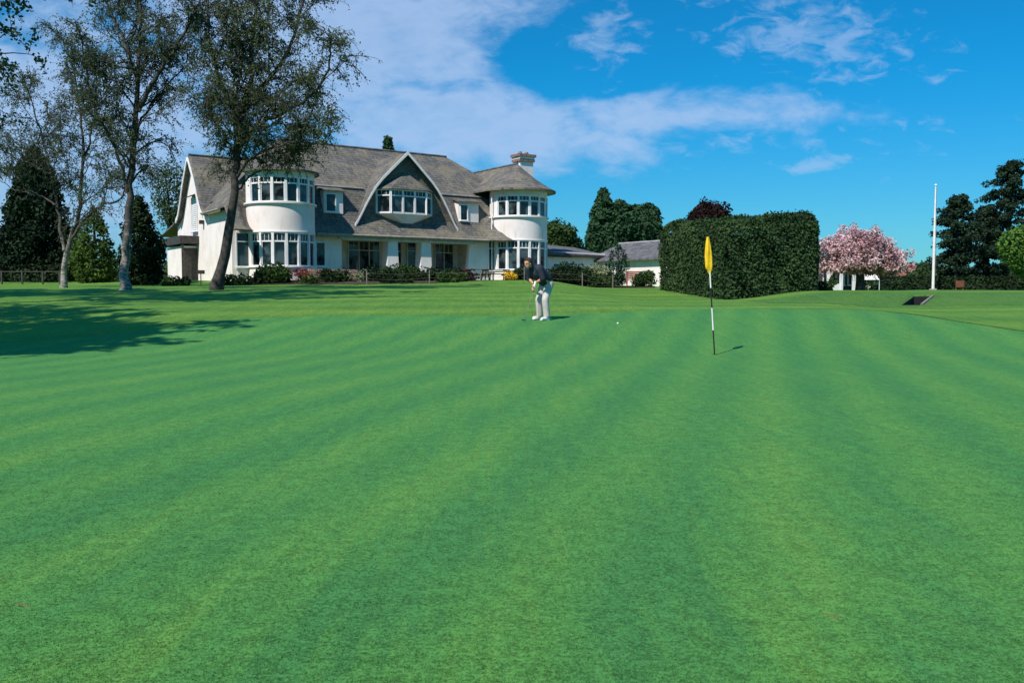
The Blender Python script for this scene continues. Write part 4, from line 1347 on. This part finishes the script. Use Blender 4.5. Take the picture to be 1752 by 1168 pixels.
def columnar(name, px, d, w_, h, mat, seed, label, leaf=.14, dens=220, cat='conifer', group=None, shape='cone', clump=.45, bulge=.9, trunk=True, pyramid=1.0, nmul=1.0, dz=0.0):
    """a conifer: many overlapping tufts filling a tapering column"""
    rng = np.random.default_rng(seed)
    base = G(px, d, dz); root = empty(name, tuple(base), 0, label, cat, group)
    n = int(2.1 * w_ * h / clump ** 1.6 * 6 * nmul)
    t = rng.uniform(0, 1, n) ** 1.15
    if shape == 'cone': rad = (1 - t) ** pyramid * (1 - .25 * np.exp(-t * 9))
    elif shape == 'flame': rad = np.sin(np.clip(t * .92 + .10, 0, 1) * PI) ** .55 * (1 - .55 * t)
    elif shape == 'block': rad = (1 - t ** 5) ** .6 * (.92 + .08 * np.sin(t * 14 + seed))
    else: rad = np.sqrt(np.clip(1 - (2 * t - .9) ** 2, 0, 1)) * .95 + .05
    th = rng.uniform(0, 2 * PI, n)
    lobes = 1 + .13 * np.sin(th * 3 + t * 9 + seed) + .10 * np.sin(th * 5 - t * 15)
    rr = w_ * rad * lobes * rng.uniform(.55, 1.0, n) ** .5 * bulge
    c = np.column_stack([rr * np.cos(th), rr * np.sin(th), t * h * .98 + .1])
    P, N_ = clumpy(rng, c, rng.uniform(.6, 1.2, n) * clump * (1 - .45 * t), dens, .5)
    N_[:, 2] += .3
    crown_obj('crown', P[P[:, 2] > 0], leaf, mat, rng, root, N=N_[P[:, 2] > 0], stretch=1.8)
    tb = Tubes(); tb.add([(0, 0, -.3), (0, 0, h * .5), (.02, 0, h * .93)], [.14 * w_ ** .5, .09 * w_ ** .5, .02], 8)
    tb.obj('trunk', 'dark_bark', root)
    return root


columnar('conifer', 66, 55, 2.6, 8.2, 'dark_conifer_leaf', 50, 'big dark pointed conifer at the far left', shape='cone', pyramid=.62, leaf=.15, clump=.5, bulge=.95)
columnar('evergreen_bush', 165, 52, 1.45, 4.3, 'bright_leaf', 51, 'bright yellow-green conical evergreen between two birch trunks', shape='flame', leaf=.12, clump=.4, dens=160)
columnar('evergreen_bush', 135, 53, .85, 3.3, 'bright_leaf', 52, 'smaller yellow-green evergreen right of the forked birch foot', shape='flame', leaf=.11, clump=.36, dens=160)
columnar('evergreen_bush', 243, 50, 1.45, 4.9, 'yew_leaf', 53, 'dark green broad evergreen left of the white side porch', shape='flame', leaf=.13, clump=.42)
columnar('conifer', 1057, 59, .68, 2.7, 'cypress_leaf', 54, 'small dark columnar cypress in front of the cottage roof', shape='round', leaf=.09, clump=.26)
E54 = 'tall conifers behind the cottage'
for k, (px, w_, h, mt, lb) in enumerate([(1031, 3.3, 14.6, 'cypress_leaf', 'tallest dark conifer at the left of the row behind the cottage'), (1060, 4.2, 12.9, 'cypress_leaf', 'second dark conifer of the row behind the cottage, touching the tallest'),
                                         (1086, 4.0, 12.3, 'cypress_leaf', 'third and lower conifer of the row behind the cottage'), (1106, 3.0, 12.7, 'cypress_leaf', 'right-hand conifer of the row behind the cottage')]):
    columnar('conifer', px, 128 + k, w_, h, mt, 60 + k, lb, leaf=.34, dens=60, group=E54, shape='flame' if k == 0 else 'block', clump=1.0, bulge=.95, nmul=1.1)
columnar('conifer', 666, 84, 1.9, 13.9, 'cypress_leaf', 66, 'dark conifer tip showing above the clubhouse ridge', shape='flame', leaf=.2, clump=.6, dens=110)


def broadleaf(name, px, d, r, h, z0, mat, seed, label, cat='tree', leaf=.18, dens=120, clump=.8, bark='dark_bark', squash=.8, n=None, flat=False, group=None, trunk_r=.22, fill=.45):
    """round-crowned tree: trunk, limbs and a crown of leafy clumps"""
    rng = np.random.default_rng(seed)
    base = G(px, d); root = empty(name, tuple(base), 0, label, cat, group)
    ch = (h - z0); n = n or int(18 * r * r * ch / clump ** 2.2 * .22)
    v = rng.normal(size=(n, 3)); v /= np.linalg.norm(v, axis=1, keepdims=True)
    v *= rng.uniform(fill, 1, n)[:, None] ** .6
    a = np.arctan2(v[:, 1], v[:, 0]); lob = 1 + .12 * np.sin(a * 3 + seed) + .12 * np.sin(v[:, 2] * 6 + a * 2)
    c = v * np.array([r, r * squash, ch / 2]) * lob[:, None] * .9; c[:, 2] += z0 + ch / 2
    P, N_ = clumpy(rng, c, rng.uniform(.55, 1.2, n) * clump, dens, .5); N_[:, 2] += .25
    crown_obj('crown', P, leaf, mat, rng, root, N=N_)
    tb = Tubes(); tb.add(polyline([(0, 0, -.3), (.05, 0, z0 * .6), (-.05, .05, z0 + ch * .3)], 6), np.linspace(trunk_r * 1.2, trunk_r * .5, 7), 8)
    for k in range(14):
        cc = c[rng.integers(0, n)]; st = np.array([0, 0, z0 * rng.uniform(.55, 1.0)])
        m_ = (st + cc) / 2 + np.array([0, 0, .1 * ch]); tb.add(polyline([st, m_, cc], 6), np.linspace(trunk_r * .4, .02, 7), 5)
    tb.obj('trunk', bark, root)
    return root


broadleaf('tree', 300, 70, 1.9, 9.8, 4.0, 'hedge_leaf', 70, 'green leafy tree behind the left gable of the clubhouse', leaf=.12, dens=55, clump=.6)
broadleaf('tree', 950, 95, 2.7, 7.2, 2.0, 'mid_leaf', 71, 'dark tree showing past the right tower above the service roof', leaf=.2, dens=90)
broadleaf('bronze_tree', 1210, 95, 2.4, 9.5, 5.0, 'bronze_leaf', 72, 'dark purple-bronze tree crown showing above the tall hedge', leaf=.2, dens=110, clump=.6, squash=.9)
broadleaf('tree', 1765, 62, 2.6, 4.6, 1.2, 'fresh_leaf', 73, 'fresh light green leafy tree in front of the pines at the right edge', leaf=.15, dens=120, clump=.6)


def cherry(px, d, seed):
    rng = np.random.default_rng(seed)
    base = G(px, d); root = empty('cherry_tree', tuple(base), 0, 'spreading cherry tree in full pink blossom', 'cherry tree')
    tb = Tubes(); cent = []
    tb.add(polyline([(0, 0, -.2), (.03, 0, .6), (0, .05, 1.15)], 5), np.linspace(.30, .20, 6), 9)
    for k in range(11):
        a = k * 2.4 + rng.uniform(-.3, .3); L = rng.uniform(1.8, 2.5)
        br = wander(rng, (0, 0, 1.1), (math.cos(a), math.sin(a), (.25, .5, .8, 1.4)[k % 4]), L, 9, .13, (.05, -.03)); tb.add(br, np.linspace(.11, .025, 10), 6)
        for j in range(3, 10):
            for q in range(6):
                b2 = wander(rng, br[j], rng.normal(size=3) + [0, 0, .35], rng.uniform(.5, 1.3), 4, .2, (0, -.1)); tb.add(b2, np.linspace(.025, .008, 5), 4)
                cent += [b2[2], b2[4], b2[3] + rng.normal(size=3) * .15]
    tb.obj('trunk', 'dark_bark', root)
    dv = rng.normal(size=(420, 3)); dv /= np.linalg.norm(dv, axis=1, keepdims=True); dv[:, 2] = np.abs(dv[:, 2]) * 1.0
    ext = dv * rng.uniform(.62, 1.0, 420)[:, None] * [2.62, 2.4, 2.15] * (1 + .09 * np.sin(np.arctan2(dv[:, 1], dv[:, 0]) * 5))[:, None] + [0, 0, 1.35]
    ext[:, 2] -= .25 * rng.uniform(0, 1, 420)
    cent = np.array(cent); cent = cent[np.hypot(cent[:, 0], cent[:, 1]) < 3.2]; cent = cent[cent[:, 2] < 1.35 + 2.05 * np.sqrt(np.maximum(0, 1 - (np.hypot(cent[:, 0], cent[:, 1]) / 3.2) ** 2)) + .6]
    cent = np.concatenate([cent, ext]); cent = cent[cent[:, 2] > 1.1]
    rr = rng.uniform(.14, .32, len(cent))
    P, N_ = clumpy(rng, cent, rr, 560, .35)
    m_ = rng.uniform(size=len(P)) < .83
    crown_obj('blossom', P[m_], .085, 'pink_blossom', rng, root, N=N_[m_] * .6)
    crown_obj('foliage', P[~m_] * .97 + [0, 0, .03], .10, 'cherry_leaf', rng, root, N=N_[~m_] * .6)
    return root


cherry(1470, 52, 80)


def pine(px, d, h, w_, seed, label, lean=0.0, group='pines at the right edge', bare=.18):
    """a tree of layered, flattened branch plates round a visible trunk"""
    rng = np.random.default_rng(seed)
    base = G(px, d); root = empty('pine_tree', tuple(base), 0, label, 'pine', group)
    tb = Tubes(); tr = polyline([(0, 0, -.3), (.1 + lean * .3, 0, h * .35), (-.05 + lean * .7, .1, h * .7), (lean, 0, h * .98)], 16)
    tb.add(tr, np.linspace(.27, .04, 17), 9)
    cs = []; rs = []
    nb = int(h * 5.2)
    for k in range(nb):
        f = bare + (1 - bare) * (k + rng.uniform(0, .8)) / nb; i = min(int(f * 16), 15); p = tr[i] + (tr[i + 1] - tr[i]) * (f * 16 - i)
        a = k * 2.4 + rng.uniform(-.4, .4)
        L = w_ * (1 - f) ** .55 * rng.uniform(.55, 1.12) * (.6 + .4 * min(1, (f - bare) * 6 + .3))
        br = wander(rng, p, (math.cos(a), math.sin(a), rng.uniform(-.12, .28)), max(L, .4), 6, .08, (-.03, .05)); tb.add(br, np.linspace(.06, .015, 7), 5)
        for j in range(2, 7):
            for q in range(3):
                cs.append(br[j] + rng.normal(size=3) * [.3, .3, .06] * (L * .35 + .15)); rs.append(rng.uniform(.2, .40))
    tb.obj('trunk', 'dark_bark', root)
    P, N_ = clumpy(rng, np.array(cs), np.array(rs), 210, .3)
    cc = np.repeat(0, len(P)); N_[:, 2] += .6
    crown_obj('crown', P, .13, 'pine_leaf', rng, root, N=N_, stretch=2.2)
    return root


pine(1634, 72, 7.7, 2.8, 90, 'shorter layered dark pine immediately right of the white flagpole')
pine(1722, 73, 10.6, 4.3, 91, 'tallest dark pine near the right edge', bare=.12)
pine(1684, 78, 7.4, 3.2, 92, 'dark pine between the short pine and the tallest pine', bare=.15)
pine(1780, 76, 8.9, 3.0, 93, 'dark pine cut by the right edge of the picture', bare=.12)

# ================================================================== BIRCHES
D1, D2, D3 = 43.0, 38.5, 38.0


def Q(px, py, d, dy=0.0):
    p = dist_pt(px, py, d + dy); return (p[0], p[1], p[2])


b3 = G(371, D3, -.15)
birch(101, [([tuple(b3), Q(382, 440, D3), Q(397, 375, D3), Q(402, 310, D3), Q(406, 250, D3), Q(412, 200, D3), Q(428, 140, D3), Q(432, 70, D3), Q(440, 0, D3), Q(452, -90, D3)], .26, .04, .37, 26),
            ([Q(410, 215, D3), Q(396, 175, D3, -.2), Q(375, 135, D3, -.5), Q(362, 85, D3, -.7), Q(356, 35, D3, -.8), Q(352, -30, D3, -.8)], .15, .03, .25, 10),
            ([Q(404, 262, D3), Q(440, 215, D3, -.3), Q(490, 190, D3, -.6), Q(530, 165, D3, -.9), Q(560, 120, D3, -1.0), Q(566, 60, D3, -1.1)], .13, .025, .18, 13),
            ([Q(403, 305, D3), Q(432, 270, D3, -.5), Q(478, 250, D3, -1.0), Q(530, 240, D3, -1.3), Q(572, 250, D3, -1.4)], .08, .02, .15, 11),
            ([Q(404, 270, D3), Q(385, 235, D3, -.4), Q(362, 205, D3, -.7), Q(340, 190, D3, -.9)], .06, .02, .2, 6),
            ([Q(403, 330, D3), Q(425, 305, D3, .4), Q(455, 290, D3, .7), Q(485, 292, D3, .9)], .05, .015, .2, 6),
            ([Q(414, 195, D3), Q(455, 140, D3, .5), Q(492, 90, D3, 1.0), Q(515, 20, D3, 1.2), Q(525, -50, D3, 1.2)], .13, .03, .15, 12),
            ([Q(405, 240, D3), Q(400, 190, D3, 1), Q(412, 120, D3, 1.9), Q(408, 50, D3, 2.2)], .10, .03, .15, 8)],
      None, .058, 43000, 'birch_leaf', 'tall leaning birch with a dark forked trunk in front of the clubhouse', 'birch tree', group='birch trees on the lawn', bark='dark_bark', limb_len=(1.4, 2.6), sub=6, twig=7, droop=-.13)
b2 = G(216, D2, -.15)
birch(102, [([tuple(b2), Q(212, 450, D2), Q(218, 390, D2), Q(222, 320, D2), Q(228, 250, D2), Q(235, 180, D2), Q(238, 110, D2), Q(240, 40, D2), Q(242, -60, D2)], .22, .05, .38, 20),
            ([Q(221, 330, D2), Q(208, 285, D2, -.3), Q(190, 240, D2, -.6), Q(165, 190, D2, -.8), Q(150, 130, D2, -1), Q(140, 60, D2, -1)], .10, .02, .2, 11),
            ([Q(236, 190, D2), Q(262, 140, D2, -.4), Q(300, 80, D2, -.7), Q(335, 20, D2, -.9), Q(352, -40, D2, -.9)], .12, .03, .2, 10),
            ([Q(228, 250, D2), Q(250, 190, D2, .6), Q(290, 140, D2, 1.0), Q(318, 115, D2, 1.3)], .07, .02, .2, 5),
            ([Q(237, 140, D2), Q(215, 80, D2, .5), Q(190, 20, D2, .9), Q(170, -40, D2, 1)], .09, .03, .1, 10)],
      None, .052, 36000, 'grey_twig_leaf', 'tall straight birch with a sunlit foot painted pale and thin spring leaves', 'birch tree', group='birch trees on the lawn', limb_len=(1.3, 2.8), sub=5, twig=6)
b1 = G(110, D1, -.15)
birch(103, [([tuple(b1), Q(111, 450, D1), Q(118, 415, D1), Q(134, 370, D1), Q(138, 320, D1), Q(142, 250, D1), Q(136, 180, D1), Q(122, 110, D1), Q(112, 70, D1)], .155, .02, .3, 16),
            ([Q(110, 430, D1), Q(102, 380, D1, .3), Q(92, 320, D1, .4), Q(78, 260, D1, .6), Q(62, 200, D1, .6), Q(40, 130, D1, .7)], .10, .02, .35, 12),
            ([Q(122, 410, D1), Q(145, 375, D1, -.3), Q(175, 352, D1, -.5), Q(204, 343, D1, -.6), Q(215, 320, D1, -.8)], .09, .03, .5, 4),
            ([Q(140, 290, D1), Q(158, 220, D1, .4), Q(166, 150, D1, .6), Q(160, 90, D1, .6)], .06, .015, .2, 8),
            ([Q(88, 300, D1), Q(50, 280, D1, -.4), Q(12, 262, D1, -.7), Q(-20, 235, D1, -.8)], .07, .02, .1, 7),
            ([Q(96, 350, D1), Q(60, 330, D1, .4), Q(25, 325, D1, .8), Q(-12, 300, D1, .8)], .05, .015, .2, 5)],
      None, .052, 27000, 'grey_twig_leaf', 'slender forked birch with a short sunlit foot painted white at the left, beside the dark conifer', 'birch tree', group='birch trees on the lawn', limb_len=(1.2, 2.6), sub=5, twig=6)


def side_tree(x, y, h, z0, r, seed, leaves, label, lx=0.0, leaf=.13):
    z = T(x, y); rng = np.random.default_rng(seed)
    stems = [([(x, y, z - .2), (x + .1, y, z + h * .3), (x + .2 + lx * .5, y, z + h * .6), (x + .1 + lx, y, z + h * .95)], .26, .04, z0 / h, 24)]
    for k in range(5):
        a = k * 1.26 + .4
        stems.append(([(x + .1, y, z + z0), (x + .1 + r * .45 * math.cos(a), y + r * .45 * math.sin(a), z + z0 + (h - z0) * .3), (x + r * .75 * math.cos(a) + lx, y + r * .75 * math.sin(a), z + z0 + (h - z0) * .65)], .10, .03, .3, 9))
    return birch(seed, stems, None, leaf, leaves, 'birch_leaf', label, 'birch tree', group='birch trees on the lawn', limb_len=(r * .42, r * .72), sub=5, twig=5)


side_tree(-17.4, 25.0, 18.0, 6.2, 5.8, 110, 64000, 'birch just outside the left edge, its drooping twigs reaching into the top left corner', lx=1.6, leaf=.075)
side_tree(-16.4, 11.0, 14.5, 6.8, 4.2, 111, 46000, 'birch outside the left edge that shades the near edge of the lawn')
side_tree(-24.5, 27.5, 17.0, 5.5, 4.6, 112, 26000, 'birch outside the left edge that shades the lawn below the conifer')
side_tree(-20.5, 14.6, 15.0, 6.2, 4.2, 113, 30000, 'birch outside the left edge standing between two others')

# far belt of woodland beyond the club grounds
rng = np.random.default_rng(200)
xs = rng.uniform(-420, 420, 1100); ys = rng.uniform(330, 420, 1100); rr = rng.uniform(3, 6.5, 1100)
keep = (xs < -60) | (xs > -400)
c = np.column_stack([xs, ys, 1.0 + rng.uniform(.5, 7.0, 1100)])
P, N_ = clumpy(rng, c, rr, 2.2, .6)
V, Fq = leaves_mesh(P, 1.6, rng, 0, 1.3, N_)
tag(mesh_np('woodland', V, Fq, 'mid_leaf'), 'far belt of woodland along the horizon', 'woodland', kind='stuff')

# ================================================================== SMALLER THINGS
fp0 = G(1595, 66)
fpole = empty('flagpole', tuple(fp0), 0, 'tall bare white flagpole left of the pines', 'flagpole')
m = MB(); m.tube([(0, 0, -.1), (0, 0, 4.0), (0, 0, 7.75)], [.105, .09, .045], 12); m.build('pole', 'shade_cloth', fpole)
m = MB(); m.ell((0, 0, 7.82), (.09, .09, .09)); m.build('finial', 'white_paint', fpole)
m = MB(); m.tube([(.15, -.05, 1.1), (.11, -.03, 4.2), (.065, 0, 7.6)], .012, 5); m.build('halyard', 'rope_grey', fpole)
m = MB(); m.tube([(0, 0, -.05), (0, 0, .12)], [.30, .26], 14); m.build('base', 'grey_timber', fpole)

# white summer house behind the cherry tree, red-roofed house beyond
sp_ = G(1448, 75)
sm_ = empty('summer_house', tuple(sp_), R(12), 'small white-posted summer house behind the cherry trunk', 'summer house')
m = MB(); m.box(-1.8, 1.8, 1.2, 3.0, -.1, 2.2); m.build('wall', 'dark_timber', sm_)
m = MB(); m.prism([(-2.1, 2.1), (0, 3.1), (2.1, 2.1), (2.1, 2.0), (0, 2.98), (-2.1, 2.0)], -.3, 3.2, 'y'); m.build('roof', 'dark_slate', sm_)
for x in (-1.75, -.55, .65, 1.75):
    m = MB(); m.box(x - .11, x + .11, -.1, .12, -.1, 2.05); m.build('post', 'white_paint', sm_)
m = MB(); m.box(-1.9, 1.9, -.12, .14, 1.92, 2.12); m.build('beam', 'white_paint', sm_)
for x in (-1.15, .05, 1.2):
    window((x - .38, 1.18, .5), *FRONT, .76, 1.3, 2, [], parent=sm_, fw=.05)
for a, b_ in ((-1.64, -.66), (.76, 1.64)): m = MB(); m.box(a, b_, -.04, .02, .0, .55); m.build('railing', 'white_paint', sm_)
# white gazebo roof peeping over the low hedge
gz_ = G(1490, 66.3)
gzb = empty('tent', tuple(gz_), R(-20), 'small white pyramid-roofed tent between the cherry tree and the low hedge', 'tent')
m = MB(); m.add([(-.58, -.5, .78), (.58, -.5, .78), (.58, .5, .78), (-.58, .5, .78), (0, 0, 1.55)], [(0, 1, 4), (1, 2, 4), (2, 3, 4), (3, 0, 4), (3, 2, 1, 0)]); m.build('canopy', 'shade_cloth', gzb)
for x in (-.52, .52):
    for y in (-.45, .45):
        m = MB(); m.tube([(x, y, -.1), (x, y, .80)], .02, 6); m.build('leg', 'white_paint', gzb)
rh = G(1528, 88)
rhs = empty('red_roofed_house', tuple(rh), R(4), 'low house with red-brown tiled roof beyond the cherry tree', 'house')
m = MB(); m.box(-3.0, 3.0, 0, 5, -.2, 1.45); m.build('wall', 'white_render', rhs)
m = MB(); m.prism([(-.4, 1.3), (2.5, 2.75), (5.4, 1.3), (5.4, 1.18), (2.5, 2.62), (-.4, 1.18)], -3.2, 3.2, 'x'); m.build('roof', 'red_tile', rhs)
m = MB(); m.box(1.4, 1.9, 2.2, 2.8, 2.4, 3.1); m.build('chimney', 'chimney_brick', rhs)
# dug hollow in the grass bank, shade painted near-black, with a grey edging board
bx0, by0 = 14.25, 31.0
zb0 = float(PF['R'](29.95)); zt0 = float(PF['R'](32.1))
hol = empty('drain_opening', (bx0, by0, (zb0 + zt0) / 2), 0, 'sunken drain opening, its shade painted black, with a grey slanting side kerb in the grass bank', 'drain')


def dq(lx, y, dz):                                       # corner of the sunken opening
    return (lx + .65 * (y - 30.9), y - by0, zb0 + (zt0 - zb0) * (y - 29.95) / 2.15 - (zb0 + zt0) / 2 + dz)


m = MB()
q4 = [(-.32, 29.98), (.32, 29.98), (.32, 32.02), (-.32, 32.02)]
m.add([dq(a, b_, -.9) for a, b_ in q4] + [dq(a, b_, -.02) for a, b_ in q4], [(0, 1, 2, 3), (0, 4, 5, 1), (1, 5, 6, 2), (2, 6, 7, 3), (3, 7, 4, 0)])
m.build('opening', 'black_rubber_and_shade', hol)  # liner coloured near-black to stand for shade in the pit
m = MB(); q4 = [(.32, 29.9), (.42, 29.9), (.42, 32.1), (.32, 32.1)]
m.add([dq(a, b_, -.5) for a, b_ in q4] + [dq(a, b_, .03) for a, b_ in q4], [(4, 5, 6, 7), (0, 4, 5, 1), (1, 5, 6, 2), (2, 6, 7, 3), (3, 7, 4, 0)])
m.build('kerb', 'rope_grey', hol)
# small brown board in front of the low hedge
nb_ = G(1641, 66.5)
brd = empty('notice_board', tuple(nb_), R(5), 'small rust-brown board on two posts in front of the low hedge', 'notice board')
m = MB(); m.box(-.32, .32, -.03, .03, .22, .72); m.build('panel', 'brown_timber', brd)
for x in (-.28, .28): m = MB(); m.box(x - .03, x + .03, .03, .08, -.1, .78); m.build('post', 'brown_timber', brd)

# post-and-rope fence at the edge of the terrace
pd_ = [(628, 49.5), (735, 50.5), (822, 51.6), (897, 53), (996, 53.0), (1048, 53.0)]
posts = []
for k, (px, d) in enumerate(pd_):
    p = G(px, d)
    m = MB(); m.box(-.028, .028, -.028, .028, -.2, .80); m.box(-.034, .034, -.034, .034, .80, .82)
    o = m.build('fence_post', 'rope_grey'); o.location = p
    tag(o, ['slim fence post in front of the left verandah window', 'slim fence post in front of the second white column', 'slim fence post in front of the picnic tables', 'slim fence post behind the golfer',
            'pale fence post in front of the broad dark bush', 'pale fence post in front of the small columnar cypress'][k], 'post', 'fence posts along the terrace')
    posts.append(p)
m = MB()
for z_ in (.70, .38):
    for a, b_ in zip(posts[:-1], posts[1:]):
        m.tube([a.lerp(b_, t) + Vector((0, -.06, z_ - .10 * math.sin(t * PI))) for t in np.linspace(0, 1, 9)], .005, 5)
tag(m.build('fence_rope', 'rope_grey'), 'two sagging ropes strung along the terrace fence posts', 'rope')

# left side: rail fence in front of the low hedge
rp = [G(px, 50.5) for px in (-30, 5, 40, 75, 104)]
rail = empty('rail_fence', tuple(rp[2]), 0, 'low grey rail fence in front of the low hedge at the far left', 'fence')
m = MB(); m.tube([tuple(p - rp[2] + Vector((0, 0, .72))) for p in rp], .03, 6); m.build('rail', 'dark_timber', rail)
for p in rp:
    q = p - rp[2]; m = MB(); m.box(q.x - .04, q.x + .04, -.04, .04, q.z - .2, q.z + .78); m.build('post', 'dark_timber', rail)
# T-shaped board left of the birch
tp = G(345, 46)
tb_ = empty('tee_sign', tuple(tp), R(20), 'small dark T-shaped sign post by the cream wall left of the leaning birch', 'sign')
m = MB(); m.box(-.025, .025, -.025, .025, -.1, .78); m.build('post', 'dark_timber', tb_)
m = MB(); m.box(-.2, .2, -.045, -.025, .62, .82); m.build('board', 'dark_timber', tb_)

# pink stone planter bed left of the verandah
pb = HW(4.9, -3.6, 0); pb.z = T(pb.x, pb.y)
pl = empty('stone_planter', tuple(pb), ANG, 'low pinkish stone wall of a raised bed at the foot of the left tower', 'planter')
m = MB()
rg = random.Random(5)
for cr in range(4):
    x = -1.5 + rg.uniform(-.1, 0)
    while x < 1.4:
        L = rg.uniform(.22, .42); m.box(x + .008, x + L - .008, -.3 + rg.uniform(-.02, .02), .0, -.1 + cr * .19 + .006, -.1 + (cr + 1) * .19 - .006); x += L
m.build('stone_wall', 'pink_stone', pl)
m = MB(); m.box(-1.45, 1.3, -.02, 1.2, -.2, .62); m.build('soil', 'soil', pl)
shrub('shrub', 512, 51.9, .75, .42, 'red_leaf', 48, 'low reddish plants spilling over the pink stone bed', leaf=.07, group='shrubs in the border', dz=.35, clump=.22)


def picnic(px, d, rz, label):
    p = G(px, d); root = empty('picnic_table', tuple(p), rz, label, 'picnic table', 'picnic tables on the terrace')
    m = MB()
    for k in range(5): m.box(-.9, .9, -.36 + k * .148, -.23 + k * .148, .72, .755)
    m.build('tabletop', 'brown_timber', root)
    for s_ in (-1, 1):
        m = MB(); m.box(-.9, .9, s_ * .72 - .13, s_ * .72 - .005, .43, .465); m.box(-.9, .9, s_ * .72 + .005, s_ * .72 + .13, .43, .465); m.build('bench', 'brown_timber', root)
    for s_ in (-1, 1):
        m = MB(); x = .62 * s_
        m.box(x - .025, x + .025, -.82, .82, .36, .43); m.box(x - .025, x + .025, -.34, .34, .66, .72)
        for q in (-1, 1):
            m.add([(x + .03, q * .22, .72), (x + .03, q * .32, .72), (x + .03, q * .68, -.03), (x + .03, q * .56, -.03), (x + .07, q * .22, .72), (x + .07, q * .32, .72), (x + .07, q * .68, -.03), (x + .07, q * .56, -.03)],
                  [(0, 1, 2, 3), (7, 6, 5, 4), (0, 4, 5, 1), (1, 5, 6, 2), (2, 6, 7, 3), (3, 7, 4, 0)])
        m.build('leg', 'brown_timber', root)
    return root


picnic(815, 57.0, R(30), 'red-brown picnic table in front of the white buttress wall')
picnic(848, 57.6, R(15), 'red-brown picnic table below the right round tower')

# brown timber bin store by the hedge
bs = G(1093, 57)
bst = empty('timber_bench', tuple(bs), R(-10), 'broad red-brown timber bench at the left foot of the tall hedge', 'bench')
for k in range(4): m = MB(); m.box(-.85, .85, .20 + k * .015, .24 + k * .015, .50 + k * .13, .61 + k * .13); m.build('back_slat', 'red_tile', bst)
m = MB()
for k in range(4): m.box(-.85, .85, -.28 + k * .12, -.175 + k * .12, .42, .455)
m.build('seat', 'red_tile', bst)
for x in (-.78, .78):
    for y in (-.24, .2): m = MB(); m.box(x - .035, x + .035, y - .035, y + .035, -.1, .42 if y < 0 else 1.0); m.build('leg', 'red_tile', bst)
